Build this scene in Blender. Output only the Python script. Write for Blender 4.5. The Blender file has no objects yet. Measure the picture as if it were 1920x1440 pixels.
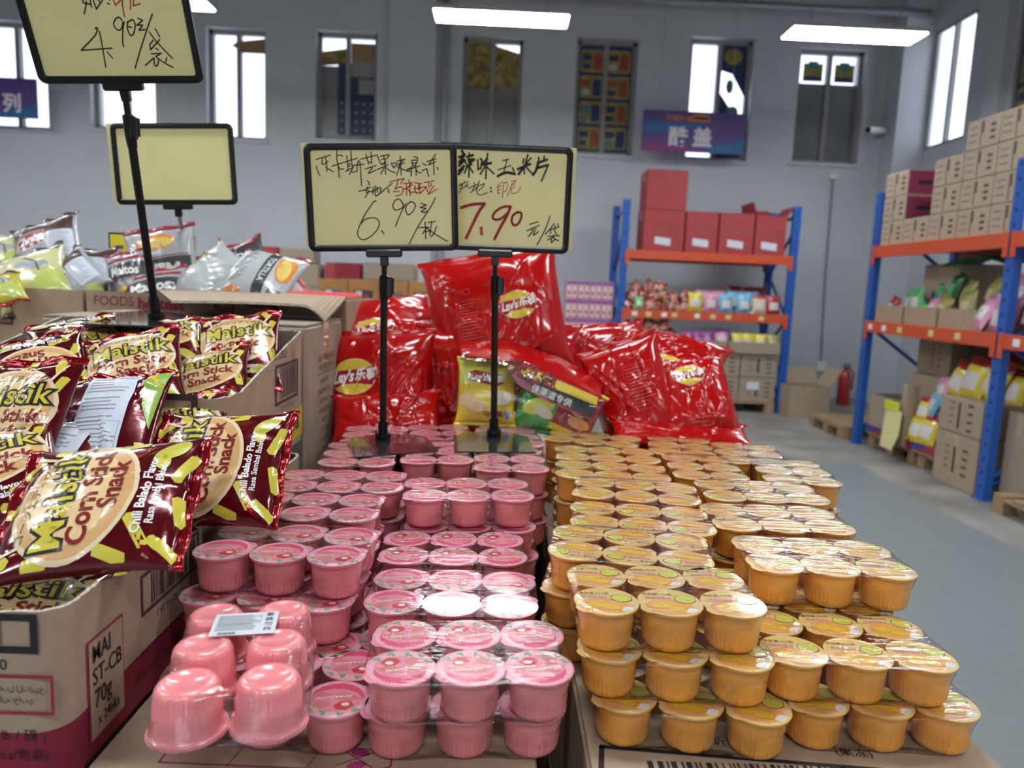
import bpy, bmesh, math, random
import numpy as np
from mathutils import Vector, Matrix

# ------------------------------------------------------------------ camera, world, exposure
C = bpy.context.scene.collection
scn = bpy.context.scene
FPX, PITCH, YAW, ROLL, HC = 1370.0, math.radians(7.65), math.radians(1.0), math.radians(2.4), 1.35
FW = np.array([math.sin(YAW)*math.cos(PITCH), math.cos(YAW)*math.cos(PITCH), -math.sin(PITCH)])
RT0 = np.array([math.cos(YAW), -math.sin(YAW), 0.0]); UP0 = np.cross(RT0, FW)
RT = RT0*math.cos(ROLL)+UP0*math.sin(ROLL); UP = -RT0*math.sin(ROLL)+UP0*math.cos(ROLL)
cam_d = bpy.data.cameras.new('camera'); cam = bpy.data.objects.new('camera', cam_d); C.objects.link(cam)
cam_d.sensor_width = 36; cam_d.lens = FPX/1920*36; cam_d.clip_start = .02; cam_d.clip_end = 200
m3 = Matrix((RT, UP, -FW)).transposed()
cam.matrix_world = Matrix.Translation((0, 0, HC)) @ m3.to_4x4()
cam_d.dof.use_dof = True; cam_d.dof.focus_distance = 1.02; cam_d.dof.aperture_fstop = 4.6
scn.camera = cam
w = bpy.data.worlds.new('sky'); scn.world = w; w.use_nodes = True
w.node_tree.nodes['Background'].inputs[0].default_value = (.86, .90, 1, 1)
w.node_tree.nodes['Background'].inputs[1].default_value = 2.2
LAMP = 37.0
scn.view_settings.view_transform = 'Standard'; scn.view_settings.look = 'None'
scn.view_settings.exposure = 0.14; scn.view_settings.gamma = 1.0; scn.view_settings.use_curve_mapping = False
scn.cycles.max_bounces = 8; scn.cycles.diffuse_bounces = 4; scn.cycles.glossy_bounces = 4
scn.cycles.transmission_bounces = 4; scn.cycles.transparent_max_bounces = 24
scn.cycles.caustics_reflective = False; scn.cycles.caustics_refractive = False
scn.cycles.sample_clamp_indirect = 4; scn.cycles.use_denoising = True

def ray(x, y): return FW+(x-960)/FPX*RT-(y-720)/FPX*UP
O0 = np.array([0, 0, HC])
def onz(x, y, z): d = ray(x, y); return O0+(z-HC)/d[2]*d
def ony(x, y, Y): d = ray(x, y); return O0+Y/d[1]*d
def onx(x, y, X): d = ray(x, y); return O0+X/d[0]*d
rnd = random.Random(7)

# ------------------------------------------------------------------ helpers
def tag(o, label=None, cat=None, group=None, kind=None):
    if label: o['label'] = label
    if cat: o['category'] = cat
    if group: o['group'] = group
    if kind: o['kind'] = kind
    return o
def empty(name, loc=(0, 0, 0), rz=0, **k):
    o = bpy.data.objects.new(name, None); C.objects.link(o); o.location = loc; o.rotation_euler = (0, 0, rz)
    o.empty_display_size = .05
    return tag(o, **k)
def link(name, me, parent=None, **k):
    o = bpy.data.objects.new(name, me); C.objects.link(o)
    if parent: o.parent = parent
    return tag(o, **k)
MATS = {}
def mat(name, col, rough=.6, metal=0, coat=0, bump=0, bscale=60, bdist=.001, noise=0, nscale=8, emit=0, sub=0, spec=.5, stretch=None, crough=.05, trans=0):
    if name in MATS: return MATS[name]
    m = bpy.data.materials.new(name); m.use_nodes = True; nt = m.node_tree; b = nt.nodes['Principled BSDF']
    c = (*col, 1); I = b.inputs
    I['Base Color'].default_value = c; I['Roughness'].default_value = rough; I['Metallic'].default_value = metal
    I['Coat Weight'].default_value = coat; I['Coat Roughness'].default_value = crough; I['Specular IOR Level'].default_value = spec
    m.diffuse_color = c
    if sub: I['Subsurface Weight'].default_value = sub; I['Subsurface Radius'].default_value = (.02, .01, .006); I['Subsurface Scale'].default_value = 1.0
    if emit: I['Emission Color'].default_value = c; I['Emission Strength'].default_value = emit
    if trans: I['Transmission Weight'].default_value = trans
    if noise or bump:
        tc = nt.nodes.new('ShaderNodeTexCoord'); mp = nt.nodes.new('ShaderNodeMapping')
        nt.links.new(tc.outputs['Object'], mp.inputs[0])
        if stretch: mp.inputs['Scale'].default_value = stretch
    if noise:
        n = nt.nodes.new('ShaderNodeTexNoise'); n.inputs['Scale'].default_value = nscale; n.inputs['Detail'].default_value = 6
        nt.links.new(mp.outputs[0], n.inputs['Vector'])
        r = nt.nodes.new('ShaderNodeMapRange'); r.inputs[1].default_value = .3; r.inputs[2].default_value = .7
        r.inputs[3].default_value = 1-noise; r.inputs[4].default_value = 1+noise
        nt.links.new(n.outputs['Fac'], r.inputs[0])
        mx = nt.nodes.new('ShaderNodeVectorMath'); mx.operation = 'SCALE'; mx.inputs[0].default_value = col
        nt.links.new(r.outputs[0], mx.inputs['Scale']); nt.links.new(mx.outputs[0], I['Base Color'])
    if bump:
        n2 = nt.nodes.new('ShaderNodeTexNoise'); n2.inputs['Scale'].default_value = bscale; n2.inputs['Detail'].default_value = 4
        nt.links.new(mp.outputs[0], n2.inputs['Vector'])
        bp = nt.nodes.new('ShaderNodeBump'); bp.inputs['Strength'].default_value = bump; bp.inputs['Distance'].default_value = bdist
        nt.links.new(n2.outputs['Fac'], bp.inputs['Height']); nt.links.new(bp.outputs[0], I['Normal'])
        if coat: nt.links.new(bp.outputs[0], I['Coat Normal'])
    MATS[name] = m; return m
def film_mat(name, tint, fmin, rough, bscale, bstr, dist=.004):
    m = bpy.data.materials.new(name); m.use_nodes = True; nt = m.node_tree; nt.nodes.clear()
    out = nt.nodes.new('ShaderNodeOutputMaterial'); tr = nt.nodes.new('ShaderNodeBsdfTransparent'); gl = nt.nodes.new('ShaderNodeBsdfGlossy')
    tr.inputs[0].default_value = (*tint, 1); gl.inputs['Roughness'].default_value = rough
    fr = nt.nodes.new('ShaderNodeLayerWeight'); fr.inputs[0].default_value = .5
    pw = nt.nodes.new('ShaderNodeMath'); pw.operation = 'POWER'; pw.inputs[1].default_value = 4.5
    ad = nt.nodes.new('ShaderNodeMath'); ad.operation = 'ADD'; ad.inputs[1].default_value = fmin+.03
    tc = nt.nodes.new('ShaderNodeTexCoord'); n = nt.nodes.new('ShaderNodeTexNoise'); n.inputs['Scale'].default_value = bscale; n.inputs['Detail'].default_value = 3
    mp = nt.nodes.new('ShaderNodeMapping'); mp.inputs['Scale'].default_value = (.35, 1.6, 1)
    nt.links.new(tc.outputs['Object'], mp.inputs[0]); nt.links.new(mp.outputs[0], n.inputs['Vector'])
    bp = nt.nodes.new('ShaderNodeBump'); bp.inputs['Strength'].default_value = bstr; bp.inputs['Distance'].default_value = dist
    nt.links.new(n.outputs['Fac'], bp.inputs['Height'])
    nt.links.new(bp.outputs[0], gl.inputs['Normal']); nt.links.new(bp.outputs[0], fr.inputs['Normal'])
    mx = nt.nodes.new('ShaderNodeMixShader')
    nt.links.new(fr.outputs['Facing'], pw.inputs[0]); nt.links.new(pw.outputs[0], ad.inputs[0]); nt.links.new(ad.outputs[0], mx.inputs[0])
    nt.links.new(tr.outputs[0], mx.inputs[1]); nt.links.new(gl.outputs[0], mx.inputs[2]); nt.links.new(mx.outputs[0], out.inputs[0])
    MATS[name] = m; return m

class MB:
    """collects boxes, tubes, lathes; build() links ONE mesh object"""
    def __init__(s): s.v = []; s.f = []; s.m = []
    def add(s, vs, fs, mi=0):
        n = len(s.v); s.v += [tuple(float(c) for c in p) for p in vs]; s.f += [tuple(i+n for i in f) for f in fs]
        s.m += ([mi]*len(fs) if isinstance(mi, int) else list(mi))
    def box(s, x0, x1, y0, y1, z0, z1, mi=0, M=None):
        p = [(x, y, z) for z in (z0, z1) for y in (y0, y1) for x in (x0, x1)]
        if M is not None: p = [tuple(M @ Vector(q)) for q in p]
        s.add(p, [(0, 2, 3, 1), (4, 5, 7, 6), (0, 1, 5, 4), (2, 6, 7, 3), (0, 4, 6, 2), (1, 3, 7, 5)], mi)
    def bev(s, x0, x1, y0, y1, z0, z1, b=.004, mi=0):
        X, Y, Z = (x0, x1), (y0, y1), (z0, z1); vs = []; idx = {}
        for i in (0, 1):
            for j in (0, 1):
                for k in (0, 1):
                    sx, sy, sz = 1-2*i, 1-2*j, 1-2*k
                    for a in range(3):
                        p = [X[i]+sx*b, Y[j]+sy*b, Z[k]+sz*b]; p[a] = (X[i], Y[j], Z[k])[a]
                        idx[i, j, k, a] = len(vs); vs.append(p)
        fs = []
        for i in (0, 1):
            fs.append([idx[i, j, k, 0] for j, k in ((0, 0), (0, 1), (1, 1), (1, 0))][::(1 if i == 0 else -1)])
            fs.append([idx[j, i, k, 1] for j, k in ((0, 0), (1, 0), (1, 1), (0, 1))][::(1 if i == 0 else -1)])
            fs.append([idx[j, k, i, 2] for j, k in ((0, 0), (0, 1), (1, 1), (1, 0))][::(1 if i == 0 else -1)])
        for j in (0, 1):
            for k in (0, 1):
                fs.append([idx[0, j, k, 1], idx[1, j, k, 1], idx[1, j, k, 2], idx[0, j, k, 2]])
                fs.append([idx[j, 0, k, 0], idx[j, 1, k, 0], idx[j, 1, k, 2], idx[j, 0, k, 2]])
                fs.append([idx[j, k, 0, 0], idx[j, k, 1, 0], idx[j, k, 1, 1], idx[j, k, 0, 1]])
        for i in (0, 1):
            for j in (0, 1):
                for k in (0, 1): fs.append([idx[i, j, k, a] for a in range(3)])
        s.add(vs, fs, mi)
    def tube(s, pts, r, n=8, mi=0, cap=True):
        pts = [Vector(p) for p in pts]; rs = r if isinstance(r, (list, tuple)) else [r]*len(pts)
        vs = []; fs = []
        for i, p in enumerate(pts):
            t = (pts[min(i+1, len(pts)-1)]-pts[max(i-1, 0)]).normalized()
            a = t.orthogonal().normalized() if i == 0 else (a-t*a.dot(t)).normalized()
            b = t.cross(a)
            vs += [p+rs[i]*(a*math.cos(2*math.pi*k/n)+b*math.sin(2*math.pi*k/n)) for k in range(n)]
        for i in range(len(pts)-1):
            fs += [(i*n+k, i*n+(k+1) % n, (i+1)*n+(k+1) % n, (i+1)*n+k) for k in range(n)]
        if cap: fs += [tuple(range(n))[::-1], tuple(range((len(pts)-1)*n, len(pts)*n))]
        s.add(vs, fs, mi)
    def lathe(s, prof, n=24, mi=0, c=(0, 0, 0)):
        vs = [(c[0]+r*math.cos(2*math.pi*k/n), c[1]+r*math.sin(2*math.pi*k/n), c[2]+z) for r, z in prof for k in range(n)]
        fs = [(i*n+k, i*n+(k+1) % n, (i+1)*n+(k+1) % n, (i+1)*n+k) for i in range(len(prof)-1) for k in range(n)]
        s.add(vs, fs, mi)
    def prism(s, poly, z0, z1, mi=0):
        n = len(poly); vs = [(*p[:2], z0) for p in poly]+[(*p[:2], z1) for p in poly]
        s.add(vs, [tuple(range(n))[::-1], tuple(range(n, 2*n))]+[(i, (i+1) % n, n+(i+1) % n, n+i) for i in range(n)], mi)
    def mesh(s, name, mats, smooth=False, fix=True):
        me = bpy.data.meshes.new(name); me.from_pydata(s.v, [], s.f)
        for m in (mats if isinstance(mats, (list, tuple)) else [mats]): me.materials.append(m)
        me.polygons.foreach_set('material_index', s.m)
        if fix:
            bm = bmesh.new(); bm.from_mesh(me); bmesh.ops.recalc_face_normals(bm, faces=bm.faces); bm.to_mesh(me); bm.free()
        if smooth:
            me.polygons.foreach_set('use_smooth', [True]*len(me.polygons))
            if smooth != True: me.set_sharp_from_angle(angle=math.radians(smooth))
        me.update(); return me
    def build(s, name, mats, parent=None, smooth=False, fix=True, **k):
        return link(name, s.mesh(name, mats, smooth, fix), parent, **k)

_tc = {}; _tob = None
def text_geo(body, bold=0.0, shear=0.0, sp=1.0, res=3):
    global _tob
    key = (body, bold, shear, sp, res)
    if key in _tc: return _tc[key]
    cu = bpy.data.curves.new('txt', 'FONT'); cu.body = body; cu.offset = bold; cu.shear = shear; cu.resolution_u = res
    cu.space_character = sp; cu.align_x = 'CENTER'; cu.align_y = 'CENTER'
    ob = bpy.data.objects.new('txt', cu); C.objects.link(ob)
    ev = ob.evaluated_get(bpy.context.evaluated_depsgraph_get()); me = ev.to_mesh()
    v = np.array([q.co[:2] for q in me.vertices]) if len(me.vertices) else np.zeros((0, 2)); f = [tuple(p.vertices) for p in me.polygons]
    ev.to_mesh_clear(); bpy.data.objects.remove(ob); bpy.data.curves.remove(cu)
    _tc[key] = (v, f); return v, f
class Art:
    """flat print: layers of coloured 2-D shapes, in metres"""
    def __init__(s): s.L = []; s.lv = 1
    def up(s): s.lv += 1; return s
    def raw(s, v, f, m): s.L.append((m, s.lv, np.asarray(v, float), list(f)))
    def poly(s, p, m): s.raw(p, [tuple(range(len(p)))], m)
    def rect(s, x0, y0, x1, y1, m): s.poly([(x0, y0), (x1, y0), (x1, y1), (x0, y1)], m)
    def rr(s, x0, y0, x1, y1, r, m):
        p = []
        for cx, cy, a in ((x1-r, y0+r, -90), (x1-r, y1-r, 0), (x0+r, y1-r, 90), (x0+r, y0+r, 180)):
            p += [(cx+r*math.cos(math.radians(a+k*30)), cy+r*math.sin(math.radians(a+k*30))) for k in range(4)]
        s.poly(p, m)
    def ell(s, cx, cy, rx, ry, m, rot=0, n=24, a0=0, a1=360):
        c, d = math.cos(math.radians(rot)), math.sin(math.radians(rot)); p = []
        full = a1-a0 >= 360
        for k in range(n if full else n+1):
            t = math.radians(a0+(a1-a0)*k/n); x, y = rx*math.cos(t), ry*math.sin(t); p.append((cx+x*c-y*d, cy+x*d+y*c))
        s.poly(p, m)
    def line(s, pts, w, m, joint=True):
        v = []; f = []
        P = [np.array(p, float) for p in pts]
        for a, b in zip(P[:-1], P[1:]):
            d = b-a; L = np.hypot(*d)
            if L < 1e-9: continue
            d = d/L; n = np.array([-d[1], d[0]])*w/2; e = d*w*.35; k = len(v)
            v += [a-e-n, b+e-n, b+e*1.3, b+e+n, a-e+n, a-e*1.3]; f.append(tuple(range(k, k+6)))
        if v: s.raw(v, f, m)
    def ring(s, x0, y0, x1, y1, w, m):
        s.rect(x0, y0, x1, y0+w, m); s.rect(x0, y1-w, x1, y1, m); s.rect(x0, y0+w, x0+w, y1-w, m); s.rect(x1-w, y0+w, x1, y1-w, m)
    def text(s, t, cx, cy, size, m, rot=0, bold=0, shear=0, sx=1, sp=1, res=3):
        v, f = text_geo(t, bold, shear, sp, res)
        if not len(v): return
        c, d = math.cos(math.radians(rot)), math.sin(math.radians(rot))
        v = (v-[0, 0])*size*[sx, 1]; s.raw(np.c_[cx+v[:, 0]*c-v[:, 1]*d, cy+v[:, 0]*d+v[:, 1]*c], f, m)
    def bars(s, x0, y0, x1, y1, m, seed=1, frame=0, fm=None):
        r = random.Random(seed); x = x0; W = x1-x0
        while x < x1:
            a = W*r.choice((.008, .010, .018, .026)); s.rect(x, y0, min(x+a, x1), y1, m); x += a+W*r.choice((.012, .016, .024))
    def cut(s, xs, ys):
        out = []
        for m, lv, v, f in s.L:
            bm = bmesh.new(); bv = [bm.verts.new((*p, 0)) for p in v]
            for q in f:
                try: bm.faces.new([bv[i] for i in q])
                except ValueError: pass
            lo, hi = v.min(0), v.max(0)
            for ax, vals in ((0, xs), (1, ys)):
                no = (1, 0, 0) if ax == 0 else (0, 1, 0)
                for i, c in enumerate(vals):
                    if c < lo[ax]-1e-6 or c > hi[ax]+1e-6: continue
                    co = (c, 0, 0) if ax == 0 else (0, c, 0)
                    bmesh.ops.bisect_plane(bm, geom=bm.verts[:]+bm.edges[:]+bm.faces[:], dist=1e-7, plane_co=co, plane_no=no,
                                           clear_inner=(i == 0), clear_outer=(i == len(vals)-1))
            bm.verts.ensure_lookup_table(); bm.verts.index_update()
            if len(bm.faces): out.append((m, lv, np.array([q.co[:2] for q in bm.verts]), [tuple(x.index for x in q.verts) for q in bm.faces]))
            bm.free()
        a = Art(); a.L = out; return a
    def mesh(s, name, fn, smooth=False):
        """fn(v2, lv) -> Nx3"""
        V = []; Fc = []; mi = []; mats = []; n = 0
        for m, lv, v, f in s.L:
            if m not in mats: mats.append(m)
            V.append(fn(v, lv)); Fc += [tuple(i+n for i in q) for q in f]; mi += [mats.index(m)]*len(f); n += len(v)
        me = bpy.data.meshes.new(name); me.from_pydata(np.concatenate(V).tolist(), [], Fc)
        for m in mats: me.materials.append(m)
        me.polygons.foreach_set('material_index', mi)
        if smooth: me.polygons.foreach_set('use_smooth', [True]*len(me.polygons))
        me.update(); return me
def decal(art, org, ex, ey, name='print', parent=None, gap=.0004, **k):
    org, ex, ey = (np.array(q, float) for q in (org, ex, ey)); ex = ex/np.linalg.norm(ex); ey = ey/np.linalg.norm(ey); n = np.cross(ex, ey)
    return link(name, art.mesh(name, lambda v, lv: org+v[:, :1]*ex+v[:, 1:]*ey+n*gap*lv), parent, **k)

# ------------------------------------------------------------------ materials
WALL = mat('wall_paint', (.58, .61, .65), .85, noise=.05, nscale=1.2, bump=.15, bscale=30)
CEIL = mat('ceiling_concrete', (.12, .115, .11), .9, noise=.1)
FLOOR = mat('worn_concrete', (.24, .23, .21), .45, noise=.35, nscale=2.2, bump=.1, bscale=20)
LANE = mat('grey_epoxy', (.19, .215, .225), .42, noise=.06, nscale=30, bump=.1, bscale=180)
CARD = mat('cardboard', (.37, .275, .19), .8, noise=.06, nscale=25, bump=.08, bscale=150)
CARD2 = mat('cardboard_grey', (.33, .265, .20), .85, noise=.06, nscale=25)
CARDL = mat('cardboard_light', (.42, .33, .24), .85, noise=.08, nscale=60)
CARDE = mat('corrugated_edge', (.50, .44, .36), .9, noise=.5, nscale=260, bump=.6, bscale=300, bdist=.002)
CARDD = mat('cardboard_shade', (.20, .15, .11), .9)  # darker copy of cardboard, shade painted on insides and the flap underside
REDB = mat('red_carton', (.36, .045, .05), .65, noise=.06)
MAGB = mat('magenta_carton', (.22, .02, .07), .6)
BLUE = mat('blue_rack_steel', (.015, .10, .42), .4, coat=.2)
ORNG = mat('orange_rack_steel', (.60, .085, .03), .4, coat=.2)
DECK = mat('grey_deck', (.25, .22, .21), .6)
BLK = mat('black_plastic', (.005, .005, .006), .35, coat=.1, spec=.3)
BLKM = mat('black_base_plate', (.03, .03, .032), .12, coat=.6)
INK = mat('black_ink', (.01, .01, .012), .6)
PRB = mat('brown_print', (.07, .03, .035), .7)
PRR = mat('red_print', (.30, .02, .05), .7)
REDINK = mat('red_ink', (.42, .03, .03), .6)
PAPER = mat('yellow_paper', (.70, .66, .31), .5, coat=.25, noise=.03, nscale=12, crough=.2)
WHITE = mat('white_print', (.80, .80, .80), .4, coat=.3)
LABELW = mat('white_label', (.62, .66, .72), .45)
GREYP = mat('grey_print', (.25, .26, .28), .6)
GLASS = film_mat('window_glass', (.95, .97, 1), .02, .02, 3, 0)
FILM = film_mat('shrink_film', (.98, .98, .98), .025, .10, 40, .6, .005)
FILMB = film_mat('bag_film', (.95, .95, .96), .05, .06, 30, .6, .006)
TAPE = mat('clear_tape', (.50, .36, .25), .15, coat=.8)
WOOD = mat('pallet_wood', (.33, .22, .12), .8, noise=.2, nscale=12, stretch=(1, 6, 6))
STEEL = mat('grey_steel', (.35, .36, .37), .4, metal=.3)
def gl(name, col, rough=.25, coat=.6, metal=0, bump=.25, bscale=45, bdist=.004): return mat(name, col, rough, metal, coat, bump, bscale, bdist)
FOIL = gl('maroon_foil', (.115, .003, .007), .16, .8, .35, .2, 30, .004)
FOILR = gl('red_foil_seal', (.36, .008, .015), .18, .6, .7, .4, 90, .003)
CORN = gl('corn_yellow', (.58, .50, .05), .3, .6, 0, .3, 60, .003)
CORND = gl('corn_shade', (.50, .47, .05), .3, .6, 0, .3, 60, .003)
WOODP = gl('plank_print', (.62, .36, .15), .3, .6, 0, .3, 60, .003)
WOODC = gl('plank_print_pale', (.74, .53, .27), .3, .6, 0, .3, 60, .003)
WOODL = gl('plank_rim_print', (.72, .58, .37), .3, .6, 0, .3, 60, .003)
BRK = gl('black_print_foil', (.012, .008, .008), .3, .5, 0, .3, 60, .003)
DRED = gl('dark_red_print', (.20, .015, .012), .3, .5, 0, .3, 60, .003)
WHF = gl('white_print_foil', (.78, .76, .74), .3, .5, 0, .3, 60, .003)
GRF = gl('green_print_foil', (.25, .42, .05), .3, .5, 0, .3, 60, .003)
LABF = gl('nutrition_label', (.58, .63, .72), .4, .3, 0, .2, 40, .003)
LRED = gl('red_bag_film', (.40, .003, .003), .22, .5, 0, .10, 14, .006); LRED.node_tree.nodes['Principled BSDF'].inputs['Specular IOR Level'].default_value = .25
LREDD = gl('dark_red_ribbon', (.30, .006, .018), .2, .8, 0, .3, 30, .004)
LYEL = gl('logo_yellow', (.66, .52, .05), .25, .8, 0, .3, 30, .004)
LPNK = gl('logo_outline_pink', (.85, .42, .32), .25, .8, 0, .3, 30, .004)
LFAINT = gl('faint_print_on_red', (.66, .10, .09), .25, .8, 0, .3, 30, .004)

# ------------------------------------------------------------------ room
WY = 9.98
WX = 5.30
def wall_holes(name, axis, pos, th, a0, a1, z0, z1, holes, m):
    """wall with window openings; axis 'y' = plane of constant y, spans x"""
    A = sorted({a0, a1, *[h[0] for h in holes], *[h[1] for h in holes]}); Z = sorted({z0, z1, *[h[2] for h in holes], *[h[3] for h in holes]})
    b = MB()
    for i in range(len(A)-1):
        for j in range(len(Z)-1):
            ca, cz = (A[i]+A[i+1])/2, (Z[j]+Z[j+1])/2
            if any(h[0] < ca < h[1] and h[2] < cz < h[3] for h in holes): continue
            if axis == 'y': b.box(A[i], A[i+1], pos, pos+th, Z[j], Z[j+1])
            else: b.box(pos, pos+th, A[i], A[i+1], Z[j], Z[j+1])
    return b.build(name, m, kind='structure')
def pxwin(x0, y0, x1, y1):
    a = ony(x0, (y0+y1)/2, WY); c = ony(x1, (y0+y1)/2, WY); t = ony((x0+x1)/2, y0, WY); b = ony((x0+x1)/2, y1, WY)
    return [a[0], c[0], b[2], t[2]]
wins = [pxwin(-40, 38, 88, 240), pxwin(168, 50, 290, 242), pxwin(387, 52, 498, 260), pxwin(592, 58, 706, 262), pxwin(866, 68, 978, 280),
        pxwin(1078, 72, 1192, 290), pxwin(1290, 70, 1408, 300), pxwin(1494, 90, 1618, 306)]
wall_holes('wall_back', 'y', WY, .35, -9.5, WX+.3, 0, 5.6, wins, WALL)
rw = [[8.78, 9.60, 3.28, 4.72], [7.2, 8.02, 3.28, 4.72]]
wall_holes('wall_right', 'x', WX, .06, -5, WY, 0, 5.6, rw, WALL)
b = MB(); b.box(-9.8, -9.5, -5, WY, 0, 5.6); b.build('wall_left', WALL, kind='structure')
wall_holes('wall_front', 'y', -5.3, .3, -9.8, WX+.3, 0, 5.6, [[-1.8, .6, 0, 2.1]], WALL)  # unseen opening added behind the camera to let in frontal fill light
b = MB(); b.box(-9.8, WX+.3, -5.3, WY+.35, 5.6, 5.8); b.build('ceiling', CEIL, kind='structure')
b = MB(); b.box(-9.8, WX+.3, -5.3, WY+.35, -.2, 0); b.build('floor', FLOOR, kind='structure')
b = MB(); b.prism([(.2, -2), (3.0, 2.2), (2.96, 3.9), (2.905, 4.593), (3.016, 5.907), (-2.5, 5.95), (-2.5, -2)], 0, .003); b.build('trim_1', LANE, kind='structure', label='pale grey painted walkway on the concrete floor')
b = MB(); b.box(-1.573, -.978, WY-.14, WY, 0, 5.6); b.build('trim_2', WALL, kind='structure', label='shallow white wall pilaster between two windows')
b = MB(); b.box(4.93, WX, WY-.35, WY, 0, 5.6); b.build('trim_3', WALL, kind='structure', label='white column in the room corner')
b = MB(); b.box(WX-.10, WX, 8.08, 8.34, 0, 5.6); b.build('trim_4', WALL, kind='structure', label='white pilaster on the right wall')
b = MB(); b.box(-9.5, WX, 8.2, 8.5, 5.15, 5.6); b.build('trim_5', CEIL, kind='structure', label='dark concrete ceiling beam')
FRM = mat('window_frame_grey', (.30, .30, .29), .5)
FOILY = mat('crumpled_gold_paper', (.30, .22, .06), .5, noise=.7, nscale=9, bump=1, bscale=10, bdist=.05)
GREYS = mat('grey_window_film', (.20, .205, .21), .30, noise=.15, nscale=2)
NAVY = mat('navy_poster', (.025, .05, .10), .5, noise=.3, nscale=20)
PBG = mat('poster_yellow', (.35, .27, .06), .6, noise=.3, nscale=15); PBL = mat('poster_blue', (.03, .06, .15), .6); PRD = mat('poster_red', (.35, .08, .04), .6); PTE = mat('poster_teal', (.08, .25, .28), .6)
PWH = mat('poster_white', (.5, .5, .5), .6); BRN = mat('brown_paper', (.35, .22, .10), .7)
FROST = mat('frosted_pane', (.85, .88, .95), .5, trans=0, noise=.25, nscale=9)
def make_window(n, h, fill):
    x0, x1, z0, z1 = h; y = WY+.12
    t = empty(f'window_{n}', (0, 0, 0), kind='structure')
    b = MB(); w = .05
    b.box(x0, x1, y, y+.06, z0, z0+w); b.box(x0, x1, y, y+.06, z1-w, z1); b.box(x0, x0+w, y, y+.06, z0, z1); b.box(x1-w, x1, y, y+.06, z0, z1)
    b.build('window_frame', FRM, t)
    b = MB(); xm = (x0+x1)/2; b.box(xm-.03, xm+.03, y-.01, y+.07, z0+w, z1-w); b.build('mullion', FRM, t)
    b = MB(); b.box(x0-.04, x1+.04, WY-.03, WY+.12, z0-.05, z0); b.build('window_sill', WALL, t)
    for a, c in ((x0+w, xm-.03), (xm+.03, x1-w)):
        b = MB(); b.box(a, c, y+.03, y+.036, z0+w, z1-w); b.build('pane', GLASS, t)
    if fill: 
        art = Art(); fill(art, x0+w, x1-w, z0+w, z1-w)
        decal(art, (0, y+.022, 0), (1, 0, 0), (0, 0, 1), 'window_covering', t, gap=.002)
def f_foil(a, x0, x1, z0, z1):
    H = z1-z0; xm = (x0+x1)/2; a.rect(x0, z0, x1, z1-.38*H, GREYS); a.up()
    a.poly([(x0, z1-.42*H), (xm, z1-.46*H), (x1, z1-.40*H), (x1, z1-.08*H), (xm+.05, z1-.02*H), (xm, z1), (x0, z1)], FOILY)
def f_w4(a, x0, x1, z0, z1):
    H = z1-z0; W = x1-x0; a.rect(x0, z0, x1, z1-.28*H, GREYS); a.poly([(x0, z1-.28*H), (x0+.45*W, z1-.26*H), (x0+.45*W, z1-.10*H), (x0, z1-.14*H)], FOILY); a.rect(x0+.55*W, z1-.22*H, x1, z1-.04*H, BRN); a.up()
    a.rect(x0+.3*W, z0+.03*H, x1, z1-.25*H, NAVY); a.up()
    a.rect(x0+.55*W, z1-.38*H, x1, z1-.22*H, FRM); a.rect(x0+.7*W, z1-.55*H, x1, z1-.40*H, FRM)
    for i in range(5):
        for j in range(4): a.ell(x0+W*(.38+.14*i), z0+H*(.08+.09*j), .012, .016, PWH, n=6)
def f_post(a, x0, x1, z0, z1):
    r = random.Random(3); W = x1-x0; H = z1-z0; a.rect(x0, z0, x1, z1, PBL); a.up()
    for c in range(2):
        for k in range(4):
            X = x0+W*(.03+.5*c); Z = z0+H*(.03+.24*k); a.rr(X, Z, X+W*.44, Z+H*.21, .03, PBG); a.up()
            a.rr(X+W*.24, Z+H*.02, X+W*.40, Z+H*.18, .03, r.choice((PRD, PRD, PBL))); a.rect(X+W*.03, Z+H*.03, X+W*.18, Z+H*.08, r.choice((PTE, PWH, PBL))); a.rect(X+W*.03, Z+H*.11, X+W*.2, Z+H*.17, r.choice((PTE, PRD, PBL)))
            for q in range(5): a.ell(X+W*r.uniform(.04, .4), Z+H*r.uniform(.02, .2), .016, .014, r.choice((PWH, PTE, PRD)), n=6)
            a.lv -= 1
def f_w7(a, x0, x1, z0, z1):
    W = x1-x0; H = z1-z0; a.poly([(x0+.5*W, z1), (x1, z1), (x1, z1-.45*H), (x0+.75*W, z1-.25*H), (x0+.52*W, z1-.22*H)], PBL); a.poly([(x0+.52*W, z0), (x1, z0), (x1, z0+.38*H), (x0+.8*W, z0+.42*H), (x0+.52*W, z0+.6*H)], PBL); a.up()
    a.ell(x0+.75*W, z1-.1*H, .12, .1, PBG); a.ell(x0+.8*W, z0+.42*H, .08, .07, PTE)
    a.ell(x0+.72*W, z1-.36*H, .05, .09, PTE)
def f_w8(a, x0, x1, z0, z1):
    W = x1-x0; H = z1-z0; a.rect(x0, z0, x1, z1-.27*H, GREYS)
    for c in (0, 1):
        X = x0+W*(.06+.54*c); a.rect(X, z1-.24*H, X+.34*W, z1-.08*H, PBG); a.up(); a.rect(X+.08*W, z1-.14*H, X+.25*W, z1-.06*H, PTE); a.rect(X, z1-.25*H, X+.34*W, z1-.2*H, PBL); a.lv -= 1
def f_w3(a, x0, x1, z0, z1):
    W = x1-x0; H = z1-z0; a.poly([(x0+.45*W, z1-.06*H), (x1, z1-.02*H), (x1, z1-.17*H), (x0+.55*W, z1-.17*H), (x0+.35*W, z1-.1*H)], BRN)
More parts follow.
